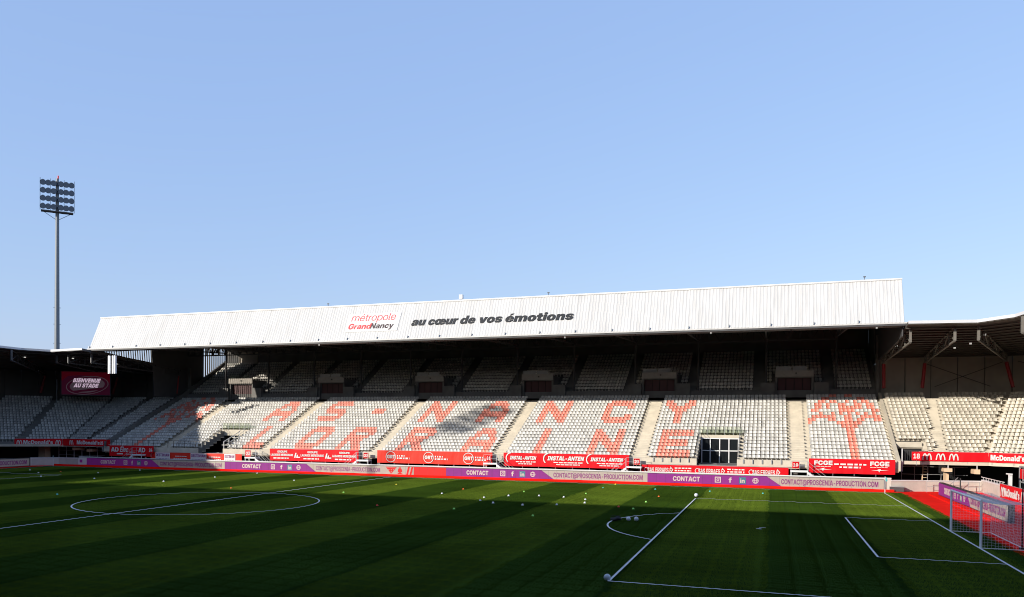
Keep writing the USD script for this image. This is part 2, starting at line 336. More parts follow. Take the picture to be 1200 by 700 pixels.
def lay_seats(parent, seats, n_single):
    """seats: (x, y, z, angle about z, colour). The nearest are parts of their own, the others one part."""
    seats = sorted(seats, key=lambda s: (s[0]-EYE[0])**2+(s[1]-EYE[1])**2+(s[2]-EYE[2])**2)
    for x, y, z, a, c in seats[:n_single]:
        ca, sa = math.cos(a), math.sin(a)
        v = SEAT_V@np.array([[ca, sa, 0], [-sa, ca, 0], [0, 0, 1]])
        g = usdkit.mesh(stage, numbered(pathof(parent)+'/seat'), (v, SEAT_F), M['seat_'+c])
        g.AddTranslateOp().Set(Gf.Vec3d(x, y, z))
        if c == 'red': tag(g.GetPrim(), 'faded red seat')
    rest = seats[n_single:]
    if not rest: return
    path = pathof(parent)+'/seat_rows'
    pi = UsdGeom.PointInstancer.Define(stage, path)
    cols = sorted({s[4] for s in rest})
    for c in cols: usdkit.mesh(stage, path+'/'+c+'_seat', (SEAT_V, SEAT_F), M['seat_'+c])
    pi.CreatePrototypesRel().SetTargets([Sdf.Path(path+'/'+c+'_seat') for c in cols])
    pi.CreateProtoIndicesAttr([cols.index(s[4]) for s in rest])
    pi.CreatePositionsAttr(Vt.Vec3fArray.FromNumpy(np.array([s[:3] for s in rest], np.float32)))
    pi.CreateOrientationsAttr([Gf.Quath(math.cos(s[3]/2), 0, 0, math.sin(s[3]/2)) for s in rest])
    tag(pi.GetPrim(), 'rows of small plastic seats', kind='stuff')

# ------------------------------------------------------------------ main grandstand
XL, XR = -48.3, 54.2
AISLES = [44.85, 28.15, 11.45, -4.95, -21.4, -37.9]
AW = 1.55
Y0, Z0, DY, DZ, NR = 39.2, 2.6, .8, .37, 20
def rowy(r): return Y0+DY*r
def rowz(r): return Z0+DZ*r
UY0, UZ0, UDZ, UNR = 57.2, 10.95, .47, 12
ENTR = [(34.55, 38.75), (-31.9, -27.7)]                    # entrance openings through rows 0 to 6
ENT_ROWS = 7
BLOCKS = [(46.0, 54.0)]
for k in range(len(AISLES)-1): BLOCKS.append((AISLES[k+1]+AW/2, AISLES[k]-AW/2))
BLOCKS.append((XL+.2, AISLES[-1]-AW/2))

stand = thing('grandstand', 'long two-tier grandstand with white ribbed roof front facing the pitch', 'grandstand')

def cut_segments(x0, x1, holes):
    segs = [(x0, x1)]
    for a, b in holes:
        segs = [q for s, t in segs for q in ((s, min(t, a)), (max(s, b), t)) if q[1]-q[0] > .01]
    return segs
lt = MB()
for r in range(NR):
    for a, b in cut_segments(XL, XR, ENTR if r < ENT_ROWS else []):
        lt.box(a, b, rowy(r), rowy(r+1) if r < NR-1 else 57.2, rowz(r)-.7, rowz(r))
lt.build('lower_terrace', M['concrete'], stand)
for ax in AISLES:
    st = MB()
    for r in range(NR-1):
        st.box(ax-AW/2, ax+AW/2, rowy(r)+.42, rowy(r+1)+.002, rowz(r)-.05, rowz(r)+DZ/2)
    st.build('aisle_stair', M['concrete'], stand)
# front edge and underside of the lower tier
fe = MB()
for a, b in cut_segments(XL, XR, ENTR): fe.box(a, b, 39.0, 39.196, 2.05, 2.78)
fe.build('front_parapet', M['concrete'], stand)
us = MB(); us.box(XL, XR, 47.5, 47.9, -.02, 6.2)
us.build('undercroft_wall', M['unlit_black'], stand)
for x in np.arange(XL+2, XR, 8.27): MB().box(x-.2, x+.2, 40.6, 41.2, -.02, 2.2).build('undercroft_column', M['concrete_dark'], stand)
# front-row rail posts on the left part and small brackets on the right part
for a, b in [(-48, -38.8), (-37, -32), (-27.5, -22.5)]:
    rp = MB()
    for x in np.arange(a, b, .95): rp.bar((x, 39.1, 2.7), (x, 39.1, 3.75), .035)
    rp.bar((a, 39.1, 3.75), (b, 39.1, 3.75), .03)
    rp.build('front_railing', M['steel_dark'], stand)
for a, b in [(29.5, 34.4), (39.0, 43.9)]:
    for x in np.arange(a+.4, b, .95):
        MB().box(x-.05, x+.05, 38.88, 38.997, 2.35, 2.78).build('wall_bracket', M['steel_grey'], stand)

# the entrances
for k, (a, b) in enumerate(ENTR):
    yb = rowy(ENT_ROWS)
    e = tag(UsdGeom.Xform.Define(stage, numbered('/World/grandstand/entrance')).GetPrim(), 'glazed entrance opening through the lower seats' if k == 0 else 'dark stair opening through the lower seats')
    for x0, x1 in ((a-.16, a), (b, b+.16)):
        en = MB()
        for r in range(ENT_ROWS):
            en.box(x0-.001, x1+.001, rowy(r)+.003, rowy(r+1), rowz(r)-.6, rowz(r)+.28)
        en.build('cheek_wall', M['concrete_dark'], e)
    MB().box(a, b, 39.3, 50, 2.0, 2.12).build('floor', M['concrete_dark'], e)
    MB().box(a-.1, b+.1, yb+.012, yb+.25, 4.95, 5.32).build('lintel', M['concrete'], e)
    MB().box(a-.1, b+.1, 49.8, 50, 2.1, 6).build('back_wall', M['unlit_black'], e)
    MB().box(a-.35, a-.002, yb-.3, 50, 2.1, 5.0).build('side_wall', M['unlit_black'], e); MB().box(b+.002, b+.35, yb-.3, 50, 2.1, 5.0).build('side_wall', M['unlit_black'], e)
    MB().box(a-.3, b+.3, yb+.06, yb+.075, 5.32, 6.25).build('glass_screen', M['glass'], e)
    for x in np.linspace(a-.3, b+.3, 6): MB().bar((x, yb+.04, 5.2), (x, yb+.04, 6.3), .03).build('screen_post', M['steel_grey'], e)
    for x in (a-.1, b+.1):
        rl = MB()
        for j in range(5):
            yy = 40.0+j*1.15; zz = rowz((yy-Y0)/DY); rl.bar((x, yy, zz), (x, yy, zz+1.0), .025)
        for dz in (.55, 1.0): rl.bar((x, 40.0, rowz(1)+dz), (x, 44.6, rowz(6.75)+dz), .022)
        rl.build('side_rail', M['steel_grey'], e)
    if k == 0:
        fr = MB(); yf = yb-.25
        for x in (a+.1, a+1.05, a+2.08, a+3.1, b-.06): fr.box(x-.06, x+.06, yf, yf+.1, 2.12, 5.0)
        fr.box(a+.1, b-.06, yf-.004, yf+.09, 4.85, 4.97); fr.box(a+.1, b-.06, yf-.004, yf+.09, 3.45, 3.57)
        fr.build('door_frame', M['white_paint'], e)
        MB().box(a+.12, b-.1, yf+.12, yf+.14, 2.12, 4.9).build('door_pane', M['dark_glass'], e)
        for z in (2.75, 3.1): MB().bar((a+.2, yf+1, z), (b-.2, yf+1, z), .03).build('inner_rail', M['steel_grey'], e)
    else:
        for x0, x1, y, z in ((-29.6, -27.9, 43.6, 4.15), (-31.0, -29.4, 43.0, 3.1)): MB().box(x0, x1, y, y+.3, z, z+.12).build('landing_edge', M['concrete'], e)
        rl = MB()
        for x, y, z in ((-27.9, 39.4, 2.2), (-27.9, 40.6, 2.6), (-27.9, 41.8, 3.1), (-27.9, 43.0, 3.6)): rl.bar((x, y, z), (x, y, z+1.5), .04)
        rl.bar((-27.9, 39.4, 3.7), (-27.9, 43.0, 5.1), .05); rl.bar((-27.9, 39.4, 3.1), (-27.9, 43.0, 4.5), .04)
        rl.build('hand_rail', M['white_paint'], e)

# upper tier
ut = MB()
for r in range(UNR): ut.box(XL, XR, UY0+DY*r, UY0+DY*(r+1), UZ0+UDZ*r-.9, UZ0+UDZ*r)
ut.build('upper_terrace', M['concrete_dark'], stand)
VOMS = [a for a in AISLES]
UAIS = [48.95, 40.75, 32.35, 24.15, 15.75, 7.55, -.85, -9.05, -17.3, -25.5, -33.8, -42.0]
VW = 2.25
for k, vx in enumerate(VOMS):
    v = MB()
    v.box(vx-VW, vx+VW, 56.75, 56.95, 12.62, 13.42)
    vo = v.build('vomitory', M['concrete_wall'] if k == 5 else M['vom_grey'], stand)
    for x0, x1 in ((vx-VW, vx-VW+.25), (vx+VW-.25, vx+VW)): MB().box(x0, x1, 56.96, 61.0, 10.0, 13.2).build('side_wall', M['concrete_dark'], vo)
    MB().box(vx-VW+.25, vx+VW-.25, 56.96, 60.6, 12.5, 12.75).build('ceiling', M['concrete_dark'], vo)
    for i in range(4):
        w = (2*VW-.6)/4; x0 = vx-VW+.3+i*w
        MB().box(x0+.04, x0+w-.04, 57.4, 57.46, 10.0, 12.45).build('door', M['door_red'], vo)
    MB().box(vx-VW+.25, vx+VW-.25, 57.56, 57.7, 10, 12.5).build('door_wall', M['unlit_black'], vo)
    for x0, x1 in ((vx-VW+.1, vx-.35), (vx-.2, vx+VW-.8)):
        MB().box(x0, x1, 57.1, 57.12, 13.44, 13.95).build('screen_panel', M['glass'] if k == 5 else M['steel_grey'], vo)
    MB().bar((vx+.2, 56.72, 13.05), (vx+.2, 56.6, 13.05), .12).build('wall_lamp', M['steel_dark'], vo)
    for s in (-1, 1):
        q = MB(); xx = vx+s*(VW+.9)
        q.box(xx-.85, xx+.85, 56.6, 57.19, 10.0, 11.9); q.build('flank_wall', M['concrete_dark'], stand)
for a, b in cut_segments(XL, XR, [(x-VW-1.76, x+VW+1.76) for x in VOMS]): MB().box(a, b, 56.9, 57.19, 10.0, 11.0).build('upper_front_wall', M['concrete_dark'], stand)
for ax in UAIS:
    q = MB()
    for r in range(UNR-1): q.box(ax-.5, ax+.5, UY0+DY*r+.42, UY0+DY*(r+1)+.002, UZ0+UDZ*r-.05, UZ0+UDZ*r+UDZ/2)
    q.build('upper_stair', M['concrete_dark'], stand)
    MB().bar((ax+.75, 57.5, 11.0), (ax+.75, 57.5, 19.9), .14, 8).build('column', M['steel_dark'], stand)
# rear wall, ends
MB().box(XL, XR, 67.0, 67.3, -.02, 19.42).build('rear_wall', M['concrete_dark'], stand)
MB().box(-45.5, -41.8, 66.85, 66.98, 16.6, 18.7).build('rear_wall_panel', M['wall_panel'], stand)  # paler sheet: light on this stretch of rear wall put into its colour
ew = MB()
ew.hexa([(XL-.35, 39.0, 2.0), (XL, 39.0, 2.0), (XL, 57, 2.0), (XL-.35, 57, 2.0), (XL-.35, 39.0, 3.3), (XL, 39.0, 3.3), (XL, 57, 11.6), (XL-.35, 57, 11.6)])
ew.hexa([(XL-.35, 57.01, 2.0), (XL, 57.01, 2.0), (XL, 67.3, 2.0), (XL-.35, 67.3, 2.0), (XL-.35, 57.01, 11.7), (XL, 57.01, 11.7), (XL, 67.3, 17.4), (XL-.35, 67.3, 17.4)])
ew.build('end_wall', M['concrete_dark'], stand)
ew = MB()
ew.hexa([(XR, 39.0, 1.9), (XR+.3, 39.0, 1.9), (XR+.3, 55.4, 2.0), (XR, 55.4, 2.0), (XR, 39.0, 2.95), (XR+.3, 39.0, 2.95), (XR+.3, 55.4, 10.5), (XR, 55.4, 10.5)])
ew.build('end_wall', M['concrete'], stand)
ew = MB()
ew.hexa([(XR, 57.0, 2), (XR+.3, 57.0, 2), (XR+.3, 67.3, 2), (XR, 67.3, 2), (XR, 57.0, 11.5), (XR+.3, 57.0, 11.5), (XR+.3, 67.3, 17.6), (XR, 67.3, 17.6)])
ew.box(XR-.1, XR+.25, 56.5, 56.9, 9.9, 17.5); ew.box(XR+.02, XR+.24, 60, 67, 15.0, 19)
ew.build('end_wall', M['concrete_dark'], stand)

# the roof
FB, FT = np.array([37.0, 16.72]), np.array([39.1, 21.25])       # (y, z) of the roof front's lower and upper edge
RXL, RXR = -49.05, 54.4
fn = np.array([0, -(FT-FB)[1], (FT-FB)[0]]); fn /= np.linalg.norm(fn)
NP = 25; edges = np.linspace(RXL, RXR, NP+1)
for k in range(NP):
    x0, x1 = edges[k]+.002, edges[k+1]-.002; nr = 12; p = (x1-x0)/nr
    xs, ds = [x0], [0.0]
    for i in range(nr):
        for fx, d in ((.55, 0), (.64, .021), (.91, .021), (1.0, 0)): xs.append(x0+(i+fx)*p); ds.append(d)
    xs, ds = np.array(xs), np.array(ds); n = len(xs)
    def line(q, off): return np.stack([xs, q[0]+fn[1]*(ds+off), q[1]+fn[2]*(ds+off)], 1)
    MB().add(np.vstack([line(FB, 0), line(FT, 0)]), [[i, i+1, n+i+1, n+i] for i in range(n-1)]).build('cladding_panel', M['cladding'], stand)
    MB().box(edges[k]-.05, edges[k]+.05, FB[0]-.10, FB[0]+.04, FB[1]+.05, FB[1]+.32).build('edge_clip', M['steel_grey'], stand)
q = MB(); q.box(RXL-.3, RXR+.35, FB[0]-.16, FB[0]+.25, FB[1]-.16, FB[1]-.02); q.build('lower_edge_trim', M['cladding'], stand)
q = MB(); q.box(RXL-.2, RXR+.3, FB[0]-.1, FB[0]+1.6, FB[1]-.34, FB[1]-.165); q.build('gutter', M['steel_dark'], stand)
q = MB(); q.box(RXL-.02, RXR+.02, FT[0]-.09, FT[0]+.3, FT[1]+.002, FT[1]+.16); q.build('ridge_cap', M['white_paint'], stand)
q = MB(); q.slab([(RXL, FT[0]+.02, FT[1]-.03), (RXR, FT[0]+.02, FT[1]-.03), (RXR, 68.6, 19.6), (RXL, 68.6, 19.6)], .3); q.build('roof_deck', M['steel_dark'], stand)
q = MB()
bx = FB+[.06, 0]; tx = FT+[.06, -.05]
q.hexa([(RXL, bx[0], bx[1]), (RXR, bx[0], bx[1]), (RXR, bx[0]+.05, bx[1]), (RXL, bx[0]+.05, bx[1]), (RXL, tx[0], tx[1]), (RXR, tx[0], tx[1]), (RXR, tx[0]+.05, tx[1]), (RXL, tx[0]+.05, tx[1])])
q.build('front_lining', M['steel_dark'], stand)
def lattice(b, p0, p1, q0, q1, n, r=.09, rc=.13):
    """a truss between a lower chord p0-p1 and an upper chord q0-q1"""
    p0, p1, q0, q1 = map(np.asarray, (p0, p1, q0, q1))
    b.bar(p0, p1, rc); b.bar(q0, q1, rc)
    for i in range(n):
        a, c = i/n, (i+1)/n
        P, Q = lambda t: p0+(p1-p0)*t, lambda t: q0+(q1-q0)*t
        if np.linalg.norm(P(a)-Q(a)) > .3: b.bar(P(a), Q(a), r)
        b.bar(P(c) if i % 2 else P(a), Q(a) if i % 2 else Q(c), r)
    b.bar(p1, q1, r)
def decky(y): return FT[1]-.4-(y-FT[0])*(FT[1]-19.6)/(68.6-FT[0])
for ax in UAIS:
    q = MB(); lattice(q, (ax+.75, 37.4, 16.7), (ax+.75, 57.5, 17.6), (ax+.75, 39.2, decky(39.2)), (ax+.75, 57.5, decky(57.5)), 9)
    q.build('roof_truss', M['steel_dark'], stand)
for a, b in zip(UAIS[1:]+[XL-1.2], UAIS):
    q = MB(); lattice(q, (a+.75, 57.5, 17.3), (b+.6, 57.5, 17.3), (a+.75, 57.5, 19.5), (b+.6, 57.5, 19.5), 6, .08, .12)
    q.build('long_truss', M['steel_dark'], stand)
for y in (41, 45, 49, 53, 61, 65): MB().box(RXL+.1, RXR-.1, y-.06, y+.06, decky(y)-.16, decky(y)-.005).build('purlin', M['steel_dark'], stand)
for k, x in enumerate(np.linspace(-44, 52, 13)):
    MB().box(x-.07, x+.07, 37.55, 37.7, 16.23, 16.375).build('downlight', M['lamp_glow'] if k in (4, 8, 10, 12) else M['steel_dark'], stand)
# left end of the roof: slats with the sky behind them
for i in range(21):
    y = 39.6+i*.48; zb, zt = 16.5-(y-38)*.11, decky(y-.45)-.01
    MB().hexa([(RXL+.05, y, zb), (RXL+.11, y, zb), (RXL+.11, y+.16, zb), (RXL+.05, y+.16, zb), (RXL+.05, y-.45, zt), (RXL+.11, y-.45, zt), (RXL+.11, y-.29, zt), (RXL+.05, y-.29, zt)]).build('gable_slat', M['steel_dark'], stand)
MB().hexa([(RXL, 49.8, 10.4), (RXL+.2, 49.8, 10.4), (RXL+.2, 61.3, 10.4), (RXL, 61.3, 10.4), (RXL, 49.0, 20.45), (RXL+.2, 49.0, 20.45), (RXL+.2, 61.3, 19.75), (RXL, 61.3, 19.75)]).build('gable_panel', M['steel_dark'], stand)
MB().bar((RXL+.1, 37.6, 16.6), (RXL+.1, 49.6, 15.3), .12).build('gable_edge', M['steel_dark'], stand)
for i in range(13):
    y = 61.4+i*.56
    MB().box(RXL+.05, RXL+.13, y, y+.24, 13.0, decky(y)).build('gable_slat', M['steel_dark'], stand)
MB().hexa([(54.28, 46.002, 14.9), (54.38, 46.002, 14.9), (54.38, 68, 14.0), (54.28, 68, 14.0), (54.28, 46.002, 20.4), (54.38, 46.002, 20.4), (54.38, 68, 19.4), (54.28, 68, 19.4)]).build('gable_panel', M['steel_dark'], stand)
MB().hexa([(54.3, 56.9, 10.5), (54.4, 56.9, 10.5), (54.4, 68, 10.5), (54.3, 68, 10.5), (54.3, 56.9, 14.3), (54.4, 56.9, 14.3), (54.4, 68, 13.99), (54.3, 68, 13.99)]).build('gable_panel', M['steel_dark'], stand)
MB().hexa([(54.28, 37.7, 15.4), (54.38, 37.7, 15.4), (54.38, 46, 14.9), (54.28, 46, 14.9), (54.28, 37.7, 18.0), (54.38, 37.7, 18.0), (54.38, 46, 20.4), (54.28, 46, 20.4)]).build('gable_panel', M['steel_dark'], stand)
# small camera housing on the ridge
t = thing('roof_housing', 'small white box on a stub on top of the white roof front', 'equipment box', (6.7, 39.3, 21.41))
MB().box(-.22, .22, -.2, .2, .12, .62).build('box', M['white_paint'], t); MB().bar((0, 0, 0), (0, 0, .12), .06).build('stub', M['steel_grey'], t)
for x, lab in ((-11.7, 'tiny dark aerial on the roof ridge left of the white logo board'), (17.6, 'tiny dark aerial on the roof ridge above the word emotions'), (51.0, 'tiny dark aerial on the roof ridge near its right end')):
    t = thing('aerial', lab, 'aerial', (x, 39.3, 21.41)); MB().bar((0, 0, 0), (0, 0, .3), .04).build('stem', M['steel_dark'], t); MB().box(-.12, .12, -.05, .05, .3, .4).build('head', M['steel_dark'], t)

# seats of the main stand: letters are red seats
GL = {'A': ['..XXXX..', '.XXXXXX.', '.XX..XX.', 'XX....XX', 'XXXXXXXX', 'XXXXXXXX', 'XX....XX', 'XX....XX'],
      'S': ['.XXXXXX.', 'XXXXXXXX', 'XX......', 'XXXXXXX.', '.XXXXXXX', '......XX', 'XXXXXXXX', '.XXXXXX.'],
      '-': ['....', '....', '....', 'XXXX', 'XXXX', '....', '....', '....'],
      'N': ['XX....XX', 'XXX...XX', 'XXXX..XX', 'XXXXX.XX', 'XX.XXXXX', 'XX..XXXX', 'XX...XXX', 'XX....XX'],
      'C': ['.XXXXXX.', 'XXXXXXXX', 'XX....XX', 'XX......', 'XX......', 'XX....XX', 'XXXXXXXX', '.XXXXXX.'],
      'Y': ['XX....XX', 'XXX..XXX', '.XXXXXX.', '..XXXX..', '...XX...', '...XX...', '...XX...', '...XX...'],
      'L': ['XX......']*6+['XXXXXXXX']*2,
      'O': ['.XXXXXX.', 'XXXXXXXX', 'XX....XX', 'XX....XX', 'XX....XX', 'XX....XX', 'XXXXXXXX', '.XXXXXX.'],
      'R': ['XXXXXXX.', 'XXXXXXXX', 'XX....XX', 'XXXXXXX.', 'XXXXXX..', 'XX.XXX..', 'XX..XXX.', 'XX...XXX'],
      'I': ['XX']*8, 'E': ['XXXXXXXX', 'XXXXXXXX', 'XX......', 'XXXXXXX.', 'XXXXXXX.', 'XX......', 'XXXXXXXX', 'XXXXXXXX']}
TREE = {19: '67AB', 18: '45DE', 17: '3467ACEF', 16: '235 89CDFG'.replace(' ', ''), 15: '2358 9ABCDFG'.replace(' ', ''), 14: '1289ABGH', 13: '368ACEG', 12: '1234569ADEFGH',
        11: '01569ACDGH', 10: '0789ABCI', 9: '89AB'}
SP = .46
RED = []                                                      # (x centre, columns, top row, bitmap)
for ch, xc, top in [('A', -25.6, 17), ('S', -17.0, 17), ('-', -10.1, 17), ('N', -.9, 17), ('A', 7.3, 17), ('N', 15.6, 17), ('C', 23.9, 17), ('Y', 31.6, 17),
                    ('L', -23.4, 7), ('O', -15.6, 7), ('R', -9.1, 7), ('R', -.5, 7), ('A', 8.3, 7), ('I', 15.9, 7), ('N', 24.0, 7), ('E', 31.9, 7)]:
    RED.append((xc, len(GL[ch][0]), top, GL[ch]))
def is_red(x, r):
    for xc, n, top, bm in RED:
        i = int(math.floor((x-xc)/SP+n/2))
        if 0 <= i < n and 0 <= top-r < 8 and bm[top-r][i] == 'X': return True
    return False
def is_tree(i, r):
    return 0 <= i < 19 and ('0123456789ABCDEFGHI'[i] in TREE.get(r, '') if r > 8 else i in (9, 10))
seats = []
for r in range(NR):
    for a, b in BLOCKS:
        tree = b-a < 12
        SP = .43 if tree else .46
        n = int((b-a-.1)/SP); off = (b-a-n*SP)/2
        for i in range(n):
            x = a+off+(i+.5)*SP; rd = is_tree(i if a > 0 else n-1-i, r) if tree else is_red(x, r)
            if r < ENT_ROWS and any(p-.5 < x < q+.5 for p, q in ENTR): continue
            if abs(x-(a+b)/2) < .16 and b-a > 12: continue                   # the narrow seam down the middle of a block
            seats.append((x, rowy(r)+.42+rng.uniform(-.01, .01), rowz(r), rng.uniform(-.03, .03), 'red' if rd else 'white'))
low = list(seats); SP = .46
up_s = []
for r in range(UNR):
    for x in np.arange(XL+.6, XR-.5, SP):
        if any(abs(x-a) < .62 for a in UAIS): continue
        if r < 5 and any(abs(x-v) < VW+.25 for v in VOMS): continue
        if r < 2 and any(abs(x-v) < VW+1.9 for v in VOMS): continue
        up_s.append((x, UY0+DY*r+.45, UZ0+UDZ*r, 0.0, 'grey'))
lay_seats(stand, low+up_s, 300)

# ------------------------------------------------------------------ lettering on the roof front
ev = np.array([1, 0, 0]); wv = np.array([0, *(FT-FB)]); wv /= np.linalg.norm(wv)
def on_front(x, s): return Face((x, FB[0]+wv[1]*s, FB[1]+wv[2]*s), ev, wv)
t = thing('logo_board', 'white board with red and brown lettering on the ribbed roof front', 'sign')
F = on_front(-8.2, 1.12)
F.mesh(affinity.affine_transform(sbox(0, 0, 7.2, 2.62), [1, .05, 0, 1, 0, 0]), .05, .02).build('board', M['white_paint'], t)
F.mesh(text_in('métropole', .55, 1.55, 1.02, 6.1, 340, .12), .02, .072).build('lettering', M['red_print'], t)
F.mesh(text_in('Grand', .3, .38, .80, 3.15, 830, .16), .02, .072).build('lettering', M['red_print'], t)
F.mesh(text_in('Nancy', 3.4, .38, .80, 3.15, 830, .16), .02, .072).build('lettering', M['brown_print'], t)
t = thing('roof_lettering', 'black italic slogan au cœur de vos émotions on the white roof front', 'sign')
F = on_front(.75, 1.72)
words = [('au', 0, 1.75), ('cœur', 2.2, 3.75), ('de', 6.35, 1.85), ('vos', 8.7, 2.85), ('émotions', 12.0, 8.1)]
for w_, x, wd in words:
    F.mesh(text_in(w_, x, 0, 1.12, wd, 900, .20), .06, .02).build('lettering', M['black_print'], t)

# ------------------------------------------------------------------ banners and signs
def banner(name, label, cat, p, q, z0, z1, material, group=None):
    """a sheet hung between two ground points, seen from in front with p on the left"""
    p, q = np.asarray(p, float), np.asarray(q, float); L = np.linalg.norm(q-p); e = np.array([*(q-p)/L, 0])
    t = thing(name, label, cat, (0, 0, 0), group)
    F = Face((*p, z0), e, (0, 0, 1)); h = z1-z0
    n = max(8, int(L/.35)); xs = np.linspace(0, L, n+1)
    wob = .022*np.sin(xs*2.1+p[0])+.015*np.sin(xs*5.3); v = []
    for zz, k in ((0, 1.0), (h*.5, .8), (h, .15)):
        for x, w_ in zip(xs, wob): v.append(F.o+e*x+np.array([0, 0, zz])+F.n*(w_*k-.03))
    v = np.array(v); back = v-F.n*.02; N = n+1
    f = [[r*N+i, r*N+i+1, (r+1)*N+i+1, (r+1)*N+i] for r in range(2) for i in range(n)]
    b = MB().add(np.vstack([v, back]), f+[[a+3*N, d+3*N, c+3*N, b_+3*N] for a, b_, c, d in f]+[[i, 3*N+i, 3*N+i+1, i+1] for i in range(n)]+[[2*N+i, 2*N+i+1, 5*N+i+1, 5*N+i] for i in range(n)])
    b.build('sheet', material, t)
    rp = MB()
    for x in np.arange(.3, L, 2.0): rp.bar(F.o+e*x+np.array([0, 0, -.25])-F.n*.12, F.o+e*x+np.array([0, 0, h+.05])-F.n*.12, .03)
    rp.bar(F.o+np.array([0, 0, h])-F.n*.12, F.o+e*L+np.array([0, 0, h])-F.n*.12, .03)
    rp.build('rail', M['steel_grey'], t)
    return t, F, L, h
def put(t, F, shape, material='white_print', name='lettering'): return F.mesh(shape, .012, .012).build(name, M[material], t)
YB = 38.5
G1 = None
t, F, L, h = banner('banner', 'red banner with two white AD logos below the shaded left seats', 'banner', (-46.85, YB), (-38.95, YB), 1.45, 2.96, M['banner_red'])
put(t, F, text_in('AD', .35, .62, .62, 1.35, 800)); put(t, F, text_in('Élec', 1.95, .62, .72, 1.4, 600, .25)); put(t, F, sbox(1.4, .25, 2.5, .42), name='print')
put(t, F, bars(3.6, .55, 1.1, .1, 1), name='print'); put(t, F, bars(3.1, .25, 2.2, .1, 2), name='print'); put(t, F, text_in('AD', 5.25, .62, .62, 1.2, 800))
t, F, L, h = banner('banner', 'red and white banner half in shadow beside the lower left entrance', 'banner', (-39.5, YB), (-24.3, YB), .95, 2.12, M['banner_orange'])
for x0, x1 in ((.9, 3.4), (6.9, 9.5), (12.4, 14.2)):
    put(t, F, sbox(x0, .02, x1, h-.02), 'white_print', 'panel')
    F.mesh(text_in('DESTINHAM', x0+.12, .62, .40, x1-x0-.25, 800), .008, .026).build('lettering', M['led_text_purple'], t)
    F.mesh(bars(x0+.15, .25, x1-x0-.4, .12, 5), .008, .026).build('print', M['led_text_purple'], t)
for x0 in (4.3, 9.9): put(t, F, bars(x0, .62, 2.0, .12, 3), name='print'); put(t, F, bars(x0-.3, .32, 2.3, .12, 4), name='print')
t, F, L, h = banner('banner', 'red banner with three white GROUPE texts under the seats', 'banner', (-19.9, YB), (-6.76, YB), 1.40, 2.94, M['banner_red'])
for x0 in (.2, 4.75, 9.4):
    put(t, F, text_in('GROUPE', x0+1.0, 1.05, .26, 1.5, 800)); put(t, F, text_in('LAGARDE MEREGNANI', x0, .62, .28, 3.4, 800)); put(t, F, bars(x0+.4, .25, 2.4, .16, 6), name='print')
for x0 in (3.75, 8.35): put(t, F, union_all([Polygon([(x0, .4), (x0+.18, 1.05), (x0+.36, 1.05), (x0+.2, .4)]), Polygon([(x0+.3, .4), (x0+.42, .8), (x0+.6, .8), (x0+.5, .4)]), sbox(x0+.5, .4, x0+.9, .55)]), name='emblem')
t, F, L, h = banner('banner', 'orange-red banner with white GRT circles under the seats', 'banner', (-4.12, YB), (11.1, YB), 1.46, 3.02, M['banner_orange'])
for x0 in (1.9, 7.0, 12.2):
    put(t, F, ring(x0, h/2, .68, .07), name='emblem'); put(t, F, text_in('GRT', x0-.5, h/2-.2, .42, 1.1, 900)); put(t, F, bars(x0+.85, h/2+.04, 1.2, .18, 7), name='print'); put(t, F, bars(x0+.85, h/2-.26, 1.7, .18, 8), name='print')
t, F, L, h = banner('banner', 'red banner reading INSTAL-ANTEN three times under the seats', 'banner', (12.5, YB), (27.27, YB), 1.46, 3.02, M['banner_red'])
for x0, w_, k in ((.35, 3.7, 1), (4.9, 4.8, 1.15), (9.95, 4.2, 1)):
    a = np.linspace(.55*math.pi, 1.25*math.pi, 14); arcs = LineString([(x0+.62+.62*math.cos(s), .95+.62*math.sin(s)) for s in a]).buffer(.06)
    put(t, F, arcs, name='emblem'); put(t, F, text_in('INSTAL-ANTEN', x0+.45, .78, .42*k, w_-.55, 900, .2)); put(t, F, bars(x0+1.2, .48, w_-1.3, .12, 9), name='print'); put(t, F, bars(x0+1.5, .25, w_-2.0, .1, 10), name='print')
t, F, L, h = banner('banner', 'low red banner reading SAS ERRAES.F below the glazed entrance', 'banner', (28.68, YB), (43.92, YB), .95, 2.02, M['banner_red'])
for x0 in (.3, 5.75, 11.3):
    put(t, F, ring(x0+.25, .52, .26, .06), name='emblem'); put(t, F, text_in('SAS ERRAES.F', x0+.35, .25, .5, 2.6, 600)); put(t, F, LineString([(x0+2.85, .85), (x0+3.1, .55), (x0+2.85, .2)]).buffer(.035), name='emblem')
for x0 in (3.6, 9.1):
    for z in (.68, .42, .2): put(t, F, bars(x0, z, 1.75, .13, int(x0+z*10)), name='print')
t, F, L, h = banner('banner', 'red banner with two white FCGE logos at the right end of the stand', 'banner', (45.9, YB), (53.94, YB), 1.55, 3.05, M['banner_red'])
for x0 in (.5, 5.75):
    put(t, F, text_in('FCGE', x0, .85, .45, 1.75, 900)); put(t, F, bars(x0, .68, 1.7, .06, 11), name='print')
    put(t, F, union_all([Polygon([(x0+.1, .40), (x0+.85, .46), (x0+.85, .36)]), Polygon([(x0+1.7, .40), (x0+.85, .46), (x0+.85, .36)]), Polygon([(x0+.7, .5), (x0+1.0, .56), (x0+.85, .22)])]), name='emblem')
put(t, F, bars(2.4, .88, 3.0, .16, 12), name='print'); put(t, F, bars(2.9, .58, 2.0, .16, 13), name='print')
def arch_banner(label, p, q, z0, z1, items):
    t, F, L, h = banner('banner', label, 'banner', p, q, z0, z1, M['banner_red'])
    for kind, x, w_ in items:
        if kind == 'M': put(t, F, arches(x, h*.14, w_, h*.66), 'white_print', 'emblem')
        else: put(t, F, text_in(kind, x, h*.22, h*.56, w_, 850))
    return t
